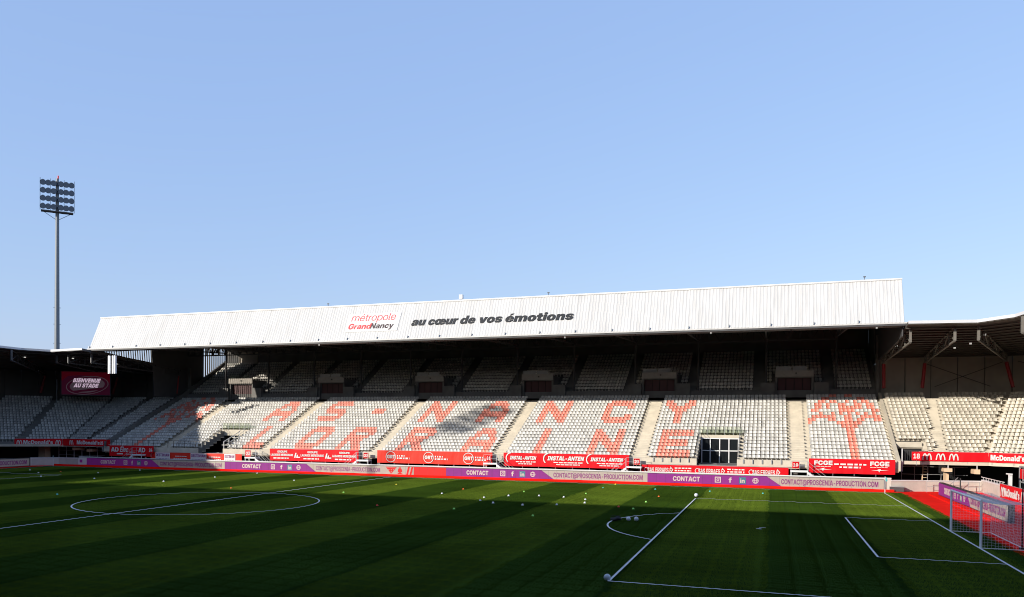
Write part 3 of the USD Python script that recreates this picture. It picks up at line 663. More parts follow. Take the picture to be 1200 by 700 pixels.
arch_banner('red banner with round white M arches along the right corner seats', (56.2, 39.4), (62.2, 39.4), 2.98, 3.92, [('M', .25, .9), ('M', 1.45, .9), ('M', 2.6, .9), ("McDonald's", 3.3, 2.6)][:3])
arch_banner('red banner with the white McDonald\'s word on the angled right corner', (62.2, 39.4), (71.0, 32.0), 2.98, 3.92, [("McDonald's", -.0+.25, 3.1), ('M', 3.9, .9), ('M', 5.1, .9)])
arch_banner('shaded red banner with McDonald\'s word and arches on the left corner', (-61.5, 35.43), (-56.6, 39.4), 2.75, 3.75, [('M', .25, .8), ("McDonald's", 1.15, 3.9), ('M', 5.35, .8)])
arch_banner('shaded red banner with arches and word next to the left end of the stand', (-56.5, 39.4), (-47.6, 39.4), 2.75, 3.75, [('M', 1.2, .85), ("McDonald's", 2.7, 4.3)])
arch_banner('red banner on the low white wall behind the right goal', (61.22, 30.8), (61.22, 14.0), .18, 1.42, [('M', .5, 1.2), ("McDonald's", 1.6, 4.6), ('M', 6.6, 1.1), ('tec', 8.3, 2.0)])

for num, x, z, s, lab in [('18', 55.8, 3.5, .85, 'behind the right corner flag, number 18'), ('19', 44.62, 2.34, .68, 'beside the FCGE banner, number 19'), ('20', 28.16, 2.32, .68, 'right of the INSTAL-ANTEN banner, number 20'),
                          ('21', 10.74, 2.34, .68, 'left of the INSTAL-ANTEN banner, number 21'), ('22', -5.55, 2.32, .68, 'right of the GROUPE banner, number 22'), ('23', -23.1, 2.25, .85, 'left of the GROUPE banner, number 23'), ('25', -48.0, 3.25, .8, 'at the right end of the shaded corner banner, number 25'), ('24', -39.24, 2.4, .85, 'right of the shaded AD banner, number 24')]:
    t = thing('block_number', 'small red sign '+lab, 'sign')
    F = Face((x-s/2, 38.28, z-s/2), ev, (0, 0, 1))
    F.mesh(sbox(0, 0, s, s), .03, 0).build('plate', M['banner_red'], t)
    F.mesh(text_in(num, s*.16, s*.22, s*.56, s*.68, 800), .01, .032).build('lettering', M['white_print'], t)
    MB().bar((x, 38.34, z-s/2-.5), (x, 38.34, z+s/2), .03).build('post', M['steel_grey'], t)

# LED boards along the far touchline
YL = 36.55; ZL0, ZL1 = .20, 1.16
def led_message(t, F, xp, xe, h, tx0, tx1, icons, em0, em1, slant=True):
    """purple half with CONTACT and icons, beige half with the address"""
    xm, xend = xp
    F.mesh(Polygon([(0, 0), (xm+.9 if slant else xm, 0), (xm-.5 if slant else xm, h), (0, h)]), .02, 0).build('purple_panel', M['led_purple'], t)
    F.mesh(Polygon([(xm+.92, 0), (xend, 0), (xend, h), (xm-.48, h)]), .02, 0).build('beige_panel', M['led_beige'], t)
    F.mesh(text_in('CONTACT', tx0, h*.24, h*.52, tx1-tx0, 800), .008, .022).build('lettering', M['led_text_cream'], t)
    F.mesh(text_in('CONTACT@PROSCENIA-PRODUCTION.COM', em0, h*.22, h*.54, em1-em0, 700), .008, .022).build('lettering', M['led_text_purple'], t)
    s = h*.56; y = h*.22
    x = icons[0]; cam_ = union_all([sbox(x, y, x+s, y+s).buffer(.04).difference(sbox(x, y, x+s, y+s).buffer(-.05)), ring(x+s/2, y+s/2, s*.26, .07), Point(x+s*.8, y+s*.8).buffer(.04)])
    F.mesh(cam_, .008, .022).build('icon', M['led_text_cream'], t)
    F.mesh(text_in('f', icons[1], y, s*1.0, s*.55, 800), .008, .022).build('icon', M['led_text_cream'], t)
    x = icons[2]; F.mesh(sbox(x, y-.08, x+s*1.25, y+s*1.1), .008, .022).build('icon', M['led_teal'], t)
    F.mesh(text_in('in', x+s*.2, y, s*.85, s*.85, 800), .008, .032).build('icon', M['led_text_cream'], t)
    x = icons[3]; gl = union_all([ring(x+s/2, y+s/2, s*.55, .06), sbox(x-.04, y+s/2-.03, x+s+.04, y+s/2+.03), affinity.scale(ring(x+s/2, y+s/2, s*.55, .1), .5, 1)])
    F.mesh(gl, .008, .022).build('icon', M['led_text_cream'], t)
def led_thing(label, x0, x1):
    t = thing('advertising_board', label, 'advertising board', (0, 0, 0), 'LED boards along the far touchline')
    MB().box(x0+.01, x1-.01, YL+.002, YL+.14, .06, ZL1+.04).build('cabinet', M['track_black'], t)
    for x in np.arange(x0+.96, x1-.3, .96): MB().box(x-.006, x+.006, YL-.0265, YL-.0225, ZL0, ZL1).build('panel_joint', M['track_black'], t)
    return t, Face((x0, YL, ZL0), ev, (0, 0, 1)), x1-x0, ZL1-ZL0
starts = [(-49.0, -37.0, -25.5, 'in the shade at the far left'), (-25.5, -12.6, -2.2, 'in front of the GROUPE banner'), (6.0, 18.2, 29.6, 'in front of the INSTAL-ANTEN banner'), (29.6, 42.3, 52.7, 'in front of the SAS ERRAES.F banner')]
for x0, xm, x1, lab in starts:
    t, F, L, h = led_thing('purple and beige LED board with web address '+lab, x0, x1)
    mm = xm-x0; k = mm/12.2
    led_message(t, F, (mm, L), None, h, 2.6*k, 5.3*k, (6.8*k, 8.1*k, 9.1*k, 10.4*k), mm+.9, L-.5)
    if x0 == -49.0:
        MB().box(-50.6, -49.01, YL-.001, YL+.1, ZL0, ZL1).build('end_panel', M['white_print'], t); Face((-50.3, YL-.003, ZL0+.3), ev, (0, 0, 1)).mesh(sbox(0, 0, .5, .4), .01, .0).build('emblem', M['led_purple'], t)
t, F, L, h = led_thing('LED board with red club triangle and cross emblem beside a plain red panel', -2.2, 6.0)
F.mesh(sbox(0, 0, 4.0, h), .02).build('beige_panel', M['led_beige'], t); F.mesh(sbox(4.02, 0, L, h), .02).build('red_panel', M['led_red'], t)
F.mesh(Polygon([(.25, h*.92), (1.75, h*.92), (1.0, .06)]).difference(union_all([Polygon([(a, b), (a+.18, b), (a+.09, b-.18)]) for a, b in ((.6, .62), (.91, .62), (1.22, .62), (.91, .36))])).difference(sbox(.3, h*.78, 1.7, h*.82)), .008, .022).build('emblem', M['led_red'], t)
F.mesh(union_all([sbox(2.1, .05, 2.26, h*.95), sbox(1.9, .28, 2.46, .42), sbox(1.98, .6, 2.38, .7), Point(2.18, .5).buffer(.26), Polygon([(1.8, .05), (2.55, .05), (2.18, .3)])]), .008, .022).build('emblem', M['led_red'], t)
for x in (3.0, 3.45): F.mesh(Polygon([(x, 0), (x+.25, 0), (x+.5, h), (x+.25, h)]), .008, .022).build('stripe', M['led_red'], t)
# board behind the right goal (faces the pitch, seen at a slant) and behind the left goal
t = thing('advertising_board', 'purple and grey LED board standing behind the right goal net', 'advertising board')
MB().box(57.03, 57.35, 10.0, 33.8, .02, 1.22).build('cabinet', M['track_black'], t)
F = Face((57.0, 33.7, .08), (0, -1, 0), (0, 0, 1)); led_message(t, F, (12.0, 23.5), None, 1.08, 2.6, 5.3, (6.8, 8.1, 9.1, 10.4), 12.9, 23.0)
t = thing('advertising_board', 'beige LED board behind the left goal in the shade', 'advertising board')
MB().box(-55.9, -55.62, 8.0, 33.0, .02, 1.2).build('cabinet', M['track_black'], t)
F = Face((-55.6, 8.2, .1), (0, 1, 0), (0, 0, 1)); F.mesh(sbox(0, 0, 24.6, 1.0), .02).build('beige_panel', M['led_beige'], t)
F.mesh(text_in('CONTACT@PROSCENIA-PRODUCTION.COM', 12.6, .22, .56, 11.6, 800), .008, .022).build('lettering', M['led_text_purple'], t)

# ------------------------------------------------------------------ perimeter walls
def perimeter(name, label, pts, h, t=.22, material='concrete_wall', cap=True):
    w = thing(name, label, 'wall')
    for p, q in zip(pts, pts[1:]):
        L = math.dist(p, q); n = max(1, int(round(L/3.0)))
        for i in range(n):
            a = np.array(p)+(np.array(q)-p)*(i/n); b = np.array(p)+(np.array(q)-p)*((i+1)/n); g = (b-a)/np.linalg.norm(b-a)*.008
            MB().wall(a+g, b-g, -.02, h-.1, t).build('wall_panel', M[material], w)
        d = (np.array(q)-p)/L; nn = np.array([-d[1], d[0]])*.03
        MB().wall(np.array(p)-nn, np.array(q)-nn, h-.098, h, t+.06).build('coping', M['white_paint'], w)
    return w
sk = MB().box(-58, 53.6, 36.44, 36.53, -.007, .19).build('board_skirt', M['red_floor']); tag(sk, 'long low red kerb strip at the foot of the LED boards', 'kerb')
perimeter('perimeter_wall', 'low pale wall with white coping behind the boards along the main stand', [(-50.8, 36.9), (53.4, 36.9)], 1.33)
perimeter('perimeter_wall', 'low pale sunlit wall behind the right corner flag', [(53.4, 36.9), (56.6, 38.2), (61.7, 39.6)], 1.12)
perimeter('perimeter_wall', 'low pale wall with red banner behind the right goal', [(61.7, 39.6), (61.5, 27.0), (61.4, -30)], 1.25)
perimeter('perimeter_wall', 'low blue-grey shaded wall behind the left corner flag', [(-57.6, 30), (-57.0, 34.6), (-54.5, 36.9), (-50.8, 36.9)], 1.12)

# ------------------------------------------------------------------ access stairs at the foot of each aisle
def access_stair(x, sgn, lab):
    t = thing('access_stair', 'white landing with rails and steps down to the pitch '+lab, 'stairs', (x, 38.15, 0), 'access stairs at the foot of the aisles')
    MB().box(-.85, .85, -.45, .55, 1.62, 1.80).build('landing', M['white_paint'], t)
    for px, py in ((-.78, -.38), (.78, -.38), (-.78, .48), (.78, .48)): MB().bar((px, py, 0), (px, py, 1.62), .05).build('leg', M['white_paint'], t)
    for i in range(7): 
        sx0 = sgn*(.86+i*.27); MB().box(min(sx0, sx0+sgn*.25), max(sx0, sx0+sgn*.25), -.40, .5, 1.58-i*.2-.05, 1.58-i*.2).build('step', M['white_paint'], t)
    for py in (-.45, .54):
        MB().hexa([(sgn*.8, py-.03, 1.45), (sgn*.8, py+.03, 1.45), (sgn*2.75, py+.03, .02), (sgn*2.75, py-.03, .02), (sgn*.8, py-.03, 1.72), (sgn*.8, py+.03, 1.72), (sgn*2.75, py+.03, .28), (sgn*2.75, py-.03, .28)]).build('stringer', M['white_paint'], t)
        b = MB(); b.bar((sgn*.85, py, 2.7), (sgn*2.75, py, 1.1), .025); b.bar((sgn*.85, py, 2.3), (sgn*2.75, py, .75), .02); b.bar((sgn*.85, py, 1.75), (sgn*.85, py, 2.7), .03); b.bar((sgn*2.75, py, .1), (sgn*2.75, py, 1.1), .03)
        b.build('hand_rail', M['steel_grey'], t)
    b = MB()
    for px in (-.8, 0, .8): b.bar((px, -.42, 1.8), (px, -.42, 2.75), .025)
    for z in (2.3, 2.75): b.bar((-.8, -.42, z), (.8, -.42, z), .022)
    b.build('guard_rail', M['steel_grey'], t)
for x, s, lab in [(44.95, 1, 'left of the FCGE banner'), (27.9, -1, 'right of the INSTAL-ANTEN banner'), (11.1, 1, 'left of the INSTAL-ANTEN banner'), (-5.8, -1, 'right of the GROUPE banner'), (-22.4, 1, 'left of the GROUPE banner'), (-41.2, -1, 'by the shaded AD banner')]:
    access_stair(x, s, lab)

# ------------------------------------------------------------------ corner stands (right, and its mirror image on the left)
CY0, CZ0, CDY, CDZ, CNR = 39.95, 3.3, .8, .38, 18
TH = math.radians(40)
def corner(side):
    mir = (lambda x: x) if side > 0 else (lambda x: 5.8-x)
    def P(x, y, *z): return (mir(x), y, *z)
    def fix(b):                                   # mirrored meshes need their faces turned
        if side < 0: b.f = [f[:, ::-1] for f in b.f]
        return b
    def hexm(b, pts): return b.hexa([P(*p) for p in pts])
    lab = 'roofed corner stand with sunlit pale seats right of the main grandstand' if side > 0 else 'roofed corner stand in deep shade left of the main grandstand'
    t = thing('corner_stand', lab, 'grandstand')
    seam = lambda y: 62.3+(y-40.4)*math.tan(TH/2)
    d2, n2 = np.array([math.cos(TH), -math.sin(TH)]), np.array([math.sin(TH), math.cos(TH)])
    tr, tr2 = MB(), MB(); ss = []
    L2 = 16.0
    aisl = lambda y: 58.4+(y-41)*.085
    for r in range(CNR):
        y0, y1 = CY0+CDY*r, CY0+CDY*(r+1); z = CZ0+CDZ*r
        xs = 54.52 if not (side > 0 and r < 4) else 57.0
        if r == CNR-1: y1 += 1.6
        hexm(tr, [(xs, y0, z-.7), (seam(y0), y0, z-.7), (seam(y1), y1, z-.7), (xs, y1, z-.7), (xs, y0, z), (seam(y0), y0, z), (seam(y1), y1, z), (xs, y1, z)])
        a, b = np.array([seam(y0), y0]), np.array([seam(y1), y1]); a2, b2 = a+d2*L2, b+d2*(L2+.8*math.tan(TH/2))
        hexm(tr2, [(*a, z-.7), (*a2, z-.7), (*b2, z-.7), (*b, z-.7), (*a, z), (*a2, z), (*b2, z), (*b, z)])
        ym = y0+.42
        for x in np.arange(xs+.4, seam(ym)-.25, SP):
            if abs(x-aisl(ym)) < .62: continue
            ss.append((mir(x), ym, z, rng.uniform(-.03, .03), 'cream' if side > 0 else 'white'))
        c = np.array([seam(ym), ym]); k = int((L2-.3)/SP)
        for i in range(k):
            s = .35+i*SP
            if abs(s-6.2-r*.12) < .6: continue
            q = c+d2*s; ss.append((mir(q[0]), q[1], z, -TH*side+rng.uniform(-.03, .03), 'cream' if side > 0 else 'white'))
    mt = M['concrete'] if side > 0 else M['concrete_shaded']  # left terrace takes the shade-darkened concrete
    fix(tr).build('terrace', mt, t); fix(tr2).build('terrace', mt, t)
    st = MB()
    for r in range(CNR-1):
        y = CY0+CDY*r; z = CZ0+CDZ*r; x = aisl(y)
        hexm(st, [(x-.55, y+.42, z-.05), (x+.55, y+.42, z-.05), (x+.55, y+.802, z-.05), (x-.55, y+.802, z-.05), (x-.55, y+.42, z+.19), (x+.55, y+.42, z+.19), (x+.55, y+.802, z+.19), (x-.55, y+.802, z+.19)])
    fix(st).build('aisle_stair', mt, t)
    lay_seats(t, ss, 300 if side > 0 else 0)
    # front beam below the banner, dark space behind it painted as a black wall
    q = MB(); hexm(q, [(54.6, 39.5, 2.62), (62.3, 39.5, 2.62), (62.5, 39.9, 2.62), (54.6, 39.9, 2.62), (54.6, 39.5, 2.95), (62.3, 39.5, 2.95), (62.5, 39.9, 2.95), (54.6, 39.9, 2.95)])
    a = np.array([62.3, 39.5]); b = a+d2*L2
    hexm(q, [(*a, 2.62), (*b, 2.62), (*(b+n2*.4), 2.62), (*(a+n2*.4), 2.62), (*a, 2.95), (*b, 2.95), (*(b+n2*.4), 2.95), (*(a+n2*.4), 2.95)])
    fix(q).build('front_beam', M['concrete'], t)
    q = MB(); hexm(q, [(54.4, 46, -.02), (66, 46, -.02), (66, 46.3, -.02), (54.4, 46.3, -.02), (54.4, 46, 5.3), (66, 46, 5.3), (66, 46.3, 5.3), (54.4, 46.3, 5.3)])
    hexm(q, [(66, 46, -.02), (80, 35, -.02), (80.2, 35.3, -.02), (66.1, 46.3, -.02), (66, 46, 5.3), (80, 35, 5.3), (80.2, 35.3, 5.3), (66.1, 46.3, 5.3)])
    fix(q).build('undercroft_wall', M['unlit_black'], t)
    # roof
    front = [(54.5, 35.4, 16.28), (60.3, 35.4, 16.18), (62.7, 32.6, 16.25), (63.5, 28.5, 16.35), (64, -45, 16.4)]
    rear = [(54.5, 57.2, 14.75), (68.4, 57.2, 14.75), (80, 47.5, 14.75), (86, 37, 14.75), (88, -45, 14.75)]
    dk, ed = MB(), MB()
    for i in range(4):
        hexm(dk, [(*rear[i][:2], rear[i][2]), front[i], front[i+1], rear[i+1], (*rear[i][:2], rear[i][2]+.3), (*front[i][:2], front[i][2]+.3), (*front[i+1][:2], front[i+1][2]+.3), (*rear[i+1][:2], rear[i+1][2]+.3)])
        a, b = np.array(front[i]), np.array(front[i+1]); n = np.array([-(b-a)[1], (b-a)[0], 0]); n = -n/np.linalg.norm(n)*.08; 
        hexm(ed, [tuple(a+n+[0, 0, .08]), tuple(b+n+[0, 0, .08]), tuple(b-n*.1+[0, 0, .08]), tuple(a-n*.1+[0, 0, .08]), tuple(a+n+[0, 0, .36]), tuple(b+n+[0, 0, .36]), tuple(b-n*.1+[0, 0, .36]), tuple(a-n*.1+[0, 0, .36])])
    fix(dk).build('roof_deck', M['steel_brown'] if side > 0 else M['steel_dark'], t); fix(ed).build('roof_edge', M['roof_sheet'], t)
    pl = MB()
    for k in range(1, 15):
        f = k/15; pts = [np.array(a)*(1-f)+np.array(b)*f-[0, 0, .1] for a, b in zip(front[:4], rear[:4])]
        for a, b in zip(pts, pts[1:]): pl.bar(P(*a), P(*b), .09)
    pl.build('purlin', M['steel_brown'] if side > 0 else M['steel_dark'], t)
    # cantilever trusses, red struts, bracing
    for fr_, rr_ in (((55.0, 37.5), (54.6, 55.3)), ((58.75, 37), (59.1, 55.3)), ((60.7, 36.8), (67.4, 55.3)), ((62.9, 31.2), (76.5, 49)), ((63.6, 24), (83, 36)), ((64, 12), (85, 16))):
        b = MB(); zt = lambda y: 16.1-(y-36)*.062
        lattice(b, P(*fr_, 14.75), P(*rr_, 14.0), P(*fr_, 16.15), P(*rr_, 14.65), 6, .07, .11); b.bar(P(*fr_, 14.75), P(*fr_, 16.2), .16)
        b.build('roof_truss', M['truss_paint'] if side > 0 else M['steel_dark'], t)
    for p, q_ in (((59.1, 55.3, 13.9), (58.8, 54.9, 11.0)), ((67.35, 55.3, 13.9), (67.95, 54.9, 11.0)), ((76.5, 49, 13.9), (76.9, 48.5, 11.0)), ((54.75, 55.3, 13.9), (54.75, 54.9, 11.0))):
        MB().bar(P(*p), P(*q_), .19, 6).build('red_strut', M['strut_red'], t)
    for p, q_ in (((59.2, 56.2, 14.0), (66.0, 56.2, 11.2)), ((67.2, 56.2, 14.0), (60.3, 56.2, 11.2)), ((68.5, 55.4, 14.0), (75.5, 49.9, 11.2)), ((76, 49.6, 14.0), (69.2, 55, 11.2))):
        MB().bar(P(*p), P(*q_), .05).build('brace', M['steel_dark'], t)
    for i in range(3):
        n = max(2, int(math.dist(rear[i][:2], rear[i+1][:2])/2.4)) if i < 3 else 8
        for k in range(n):
            a = np.array(rear[i])+(np.array(rear[i+1])-rear[i])*((k+.02)/n); b = np.array(rear[i])+(np.array(rear[i+1])-rear[i])*((k+.98)/n)
            w = MB(); dd = (b-a)[:2]/np.linalg.norm((b-a)[:2]); nn = np.array([-dd[1], dd[0]])*.2
            hexm(w, [(*a[:2], 3), (*b[:2], 3), (*(b[:2]+nn), 3), (*(a[:2]+nn), 3), (*a[:2], 14.8), (*b[:2], 14.8), (*(b[:2]+nn), 14.8), (*(a[:2]+nn), 14.8)])
            fix(w).build('wall_panel', M['wall_panel'] if side > 0 else M['wall_panel_shaded'], t)
    w = MB(); a, b = rear[0], rear[1]
    for (a, b) in zip(rear[:4], rear[1:]):
        a, b = np.array(a[:2]), np.array(b[:2]); dd = (b-a)/np.linalg.norm(b-a); nn = np.array([-dd[1], dd[0]]); a, b = a-dd*.4, b+dd*.4
        hexm(w, [(*(a+nn*.25), -.02), (*(b+nn*.25), -.02), (*(b+nn*.5), -.02), (*(a+nn*.5), -.02), (*(a+nn*.25), 15.3), (*(b+nn*.25), 15.3), (*(b+nn*.5), 15.3), (*(a+nn*.5), 15.3)])
    fix(w).build('outer_wall', M['concrete_dark'], t)
    for x, y, z in (((62.0, 40.5, 15.75), (61.8, 45.5, 15.35), (60.8, 48.0, 15.15), (54.9, 46.0, 15.3)) if side > 0 else ((60.5, 39.5, 15.75), (66.5, 36.5, 15.8), (57.5, 45.0, 15.3))):
        MB().box(mir(x)-.1, mir(x)+.1, y-.1, y+.1, z-.2, z-.05).build('downlight', M['lamp_glow'], t)
    return t, P
right_stand, PR = corner(1)
left_stand, PL = corner(-1)
# details under the right corner: entrance of block 18, blocks and posts below the beam
e = MB().box(54.6, 56.95, 43.2, 43.4, 2.5, 4.9).build('entrance_wall', M['unlit_black'], right_stand)
MB().box(54.55, 56.98, 42.9, 43.14, 4.25, 4.75).build('entrance_lintel', M['concrete'], right_stand)
MB().box(54.6, 57.0, 40, 43.2, 2.5, 2.62).build('entrance_floor', M['concrete_dark'], right_stand)
b = MB()
for x in np.arange(54.7, 57, .16): b.bar((x, 39.5, 2.95), (x, 39.5, 3.95), .018)
b.bar((54.6, 39.5, 3.97), (57, 39.5, 3.97), .03); b.build('entrance_railing', M['steel_dark'], right_stand)
MB().bar((54.65, 39.3, 1.9), (54.65, 39.3, 4.2), .06).build('white_post', M['white_paint'], right_stand)
for x0, x1, y, z0, z1 in ((58.4, 59.1, 39.2, 1.95, 2.3), (61.0, 61.5, 39.2, 1.8, 2.25), (53.95, 54.3, 38.95, 1.75, 2.15), (58.75, 59.0, 40.2, -.02, 1.75)):
    MB().box(x0, x1, y, y+1.5, z0, z1).build('beam_end', M['beige_block'], right_stand)
for x, z0, z1 in ((58.75, 2.3, 2.62), (61.25, 2.25, 2.62)): MB().bar((x, 39.3, z0), (x, 39.3, z1), .05).build('white_post', M['white_paint'], right_stand)
b = MB()
for i in range(8): b.box(56.7+i*.06, 57.1+i*.06, 41+i*.3, 41.3+i*.3, .3+i*.28, .36+i*.28)
b.bar((56.7, 41, .2), (57.2, 43.4, 2.5), .07); b.build('under_stair', M['beige_block'], right_stand)
b = MB()
for x in np.arange(55.0, 61, 1.2): b.bar((x, 42, 0), (x, 42, 2.3), .04)
for z in (.9, 1.5, 2.3): b.bar((55, 42, z), (61, 42, z), .03)
b.build('inner_fence', M['steel_grey'], right_stand)
# details under the left corner
for x0, x1, y, z0, z1 in ((-62.2, -60.9, 40.2, .9, 2.45), (-52.9, -51.9, 40.3, 1.9, 2.3), (-55.6, -54.2, 40.3, 2.1, 2.45)): MB().box(x0, x1, y, y+1, z0, z1).build('beam_end', M['beige_block'], left_stand)
b = MB()
for x in np.arange(-59, -50, 1.5): b.bar((x, 41, 0), (x, 41, 2.6), .06)
for z in (1.3, 2.0): b.bar((-59, 41, z), (-50, 41, z), .03)
b.build('inner_fence', M['steel_grey'], left_stand)
MB().bar((-67.3, 48, 2.7), (-67.0, 48, 13.2), .09, 8).build('mast', M['steel_grey'], left_stand)
for x, w_ in ((-44.85, .13), (-44.2, .07), (-43.8, .09)):
    MB().box(x-w_, x+w_, 36.3, 36.6, 13.05, 15.55).build('hanging_speaker', M['goal_paint'], stand)  # white columns, set forward of the roof edge so the sun lights them
    MB().bar((x, 36.45, 15.55), (x, 37.1, 16.6), .02).build('hanger', M['steel_dark'], stand)

# video screen under the left roof
C = np.array([-60.2, 47.3]); ang = math.radians(38); e = np.array([math.cos(ang), math.sin(ang), 0]); wS, hS = 7.0, 3.6
t = thing('video_screen', 'dark red video screen with white welcome text under the left roof', 'screen')
F = Face((C[0]-e[0]*wS/2, C[1]-e[1]*wS/2, 10.6), e, (0, 0, 1))
F.mesh(sbox(-.15, -.15, wS+.15, hS+.15), .3, -.31).build('housing', M['track_black'], t)
F.mesh(sbox(0, 0, wS, hS), .01).build('display', M['screen_plum'], t)
F.mesh(Polygon([(0, hS), (0, 2.1), (.9, 2.9), (2.6, 3.1), (4.2, 3.0), (5.8, 2.7), (wS, 1.9), (wS, hS)]), .003, .0105).build('graphic', M['screen_red'], t)
el = affinity.rotate(affinity.scale(Point(3.7, 1.5).buffer(1.0), 3.1, 1.45), 8)
F.mesh(el.difference(affinity.scale(el, .96, .93)).intersection(sbox(0, 0, wS, hS)), .004, .012).build('graphic', M['screen_grey'], t)
F.mesh(affinity.scale(el, .82, .80).intersection(sbox(0, 0, wS, hS)).difference(Polygon([(1, .2), (8, 1.1), (8, 1.5), (1, .5)])), .004, .012).build('graphic', M['screen_grey'], t)
F.mesh(text_in('BIENVENUE', 1.6, 1.95, .62, 3.9, 900, .3), .006, .018).build('lettering', M['screen_pink'], t)
F.mesh(text_in('AU STADE', 1.7, 1.15, .62, 3.5, 900, .3), .006, .018).build('lettering', M['screen_pink'], t)

# ------------------------------------------------------------------ floodlight masts
def floodlight(loc, rotz, label, zp=44.2, pr=.58):
    t = thing('floodlight_mast', label, 'floodlight', loc, None, rotz)
    MB().bar((0, 0, -.02), (0, 0, zp+6.2), pr, 16, pr*.45).build('pole', M['mast_steel'], t, smooth=40)
    b = MB()
    for i in range(4): b.bar((-2.75, -.35, zp+.9+i*1.5), (2.75, -.35, zp+.9+i*1.5), .06)
    for x in (-2.75, -1.1, 1.1, 2.75): b.bar((x, -.3, zp+.2), (x, -.3, zp+6.0), .05)
    b.bar((-2.6, -.3, zp+.2), (0, -.1, zp-1.4), .05); b.bar((2.6, -.3, zp+.2), (0, -.1, zp-1.4), .05)
    b.build('frame', M['steel_dark'], t)
    MB().box(-2.6, 2.6, -.9, .5, zp+.02, zp+.16).build('platform', M['steel_dark'], t)
    for i in range(4):
        for x in (-2.3, -1.45, -.6, .6, 1.45, 2.3):
            c = np.array([x, -.75, zp+.85+i*1.42]); d = np.array([.0, -.86, -.5])
            h = MB(); h.bar(c-d*.6, c+d*.12, .38, 12, .52); hp = h.build('lamp', M['lamp_housing'], t, smooth=40)
            MB().bar(c+d*.12, c+d*.16, .48, 12).build('lens', M['lamp_glass'], hp, smooth=30)
    for z in (18, 20.5, 24, 27): MB().bar((-.62, 0, z), (.62, 0, z), .05).build('bracket', M['steel_grey'], t)
    MB().bar((.15, 0, zp+6.2), (.15, 0, zp+6.75), .11, 8).build('beacon', M['marker_red'], t)
    return t
floodlight((-80.05, 60, 0), 48, 'tall steel floodlight mast with square lamp head against the sky at left')
floodlight((-70.9, -51.6, 0), 125, 'tall floodlight mast at the near left corner, out of view', pr=.42)

# ------------------------------------------------------------------ goal
t = thing('goal', 'white goal with netting at the right end of the pitch', 'goal', (52.5, 0, 0))
for y in (-3.72, 3.72): MB().bar((.0, y, 0), (.0, y, 2.50), .065, 10).build('post', M['goal_paint'], t, smooth=40)
MB().bar((0, -3.78, 2.50), (0, 3.78, 2.50), .065, 10).build('crossbar', M['goal_paint'], t, smooth=40)
D = 2.1
b = MB(); b.bar((.05, -3.72, .03), (D, -3.72, .03), .03); b.bar((.05, 3.72, .03), (D, 3.72, .03), .03); b.bar((D, -3.72, .03), (D, 3.72, .03), .03); b.build('ground_frame', M['goal_paint'], t)
def net_rows(name, fn_, nu, nv, r=.0042):
    b = MB()
    for i in range(nu+1):
        pts = [fn_(i/nu, j/8) for j in range(9)]
        for p, q in zip(pts, pts[1:]): b.bar(p, q, r, 3)
    for j in range(nv+1):
        pts = [fn_(i/12, j/nv) for i in range(13)]
        for p, q in zip(pts, pts[1:]): b.bar(p, q, r, 3)
    b.build(name, M['net_cord'], t)
sag = lambda a: .10*math.sin(math.pi*a)
ztop = 2.42
net_rows('back_net', lambda u, v: (D-.35*v*v*0-.25*math.sin(math.pi*v)*.3, -3.72+7.44*u, .03+(ztop-.03)*v-sag(u)*v), 48, 16)
net_rows('top_net', lambda u, v: (D*v, -3.72+7.44*u, 2.48-.06*v-sag(u)*v-.12*math.sin(math.pi*v)), 48, 13)
for y in (-3.72, 3.72): net_rows('side_net', lambda u, v, y=y: (D*u, y, .03+(2.42-.03)*v), 13, 16)
for y in (-3.1,):
    p = thing('net_pole', 'thin black pole holding up the goal net at its near rear corner', 'pole', (54.5, y, 0))
    MB().bar((0, 0, 0), (0, 0, 3.45 if y < 0 else 2.7), .035, 8).build('shaft', M['track_black'], p); MB().bar((-.25, 0, 2.4), (0, 0, 2.6), .012).build('rope', M['net_cord'], p)
    MB().bar((0, 0, 0), (0, 0, .08), .14, 10).build('base', M['track_black'], p)

# ------------------------------------------------------------------ corner flags, fence, tower
for x, y, lab in ((52.5, 34, 'white corner flag pole with teal flag at the far right corner'), (-52.5, 34, 'corner flag pole with teal flag at the far left corner')):
    t = thing('corner_flag', lab, 'corner flag', (x, y, 0))
    MB().bar((0, 0, 0), (0, 0, 1.6), .03, 8).build('pole', M['white_paint'], t)
    v = [(.0, 0, 1.58), (.0, 0, 1.22), (.12, -.05, 1.12), (.2, -.12, 1.2), (.15, -.06, 1.5)]
    MB().add(v+[(a, b_+.01, c) for a, b_, c in v], [[0, 1, 2], [0, 2, 3], [0, 3, 4], [7, 6, 5], [8, 7, 5], [9, 8, 5]]).build('flag', M['flag_teal'], t)
t = thing('gate_fence', 'thin grey rail fence in front of the white wall at the right corner', 'fence', (0, 0, 0))
for x, y in ((56.6, 37.4), (57.8, 37.6), (59.0, 37.9), (60.3, 38.2), (61.3, 38.5)): MB().bar((x, y, 0), (x, y, 1.05), .03).build('post', M['steel_grey'], t)
for z in (.55, 1.05): MB().bar((56.6, 37.4, z), (61.3, 38.5, z), .025).build('rail', M['steel_grey'], t)
MB().bar((57.9, 37.3, .05), (59.3, 37.6, 1.5), .03).build('brace', M['steel_grey'], t)
t = thing('black_post', 'black upright post beside the purple board behind the goal', 'post', (57.75, 28.5, 0)); MB().bar((0, 0, 0), (0, 0, 1.95), .05, 8).build('shaft', M['track_black'], t)
t = thing('white_post', 'white T-shaped post behind the wall at the right edge', 'post', (62.6, 33.2, 0)); MB().box(-.12, .12, -.2, .2, 0, 2.1).build('shaft', M['white_paint'], t); MB().box(-.12, .12, -.3, .9, 2.1, 2.22).build('arm', M['white_paint'], t)
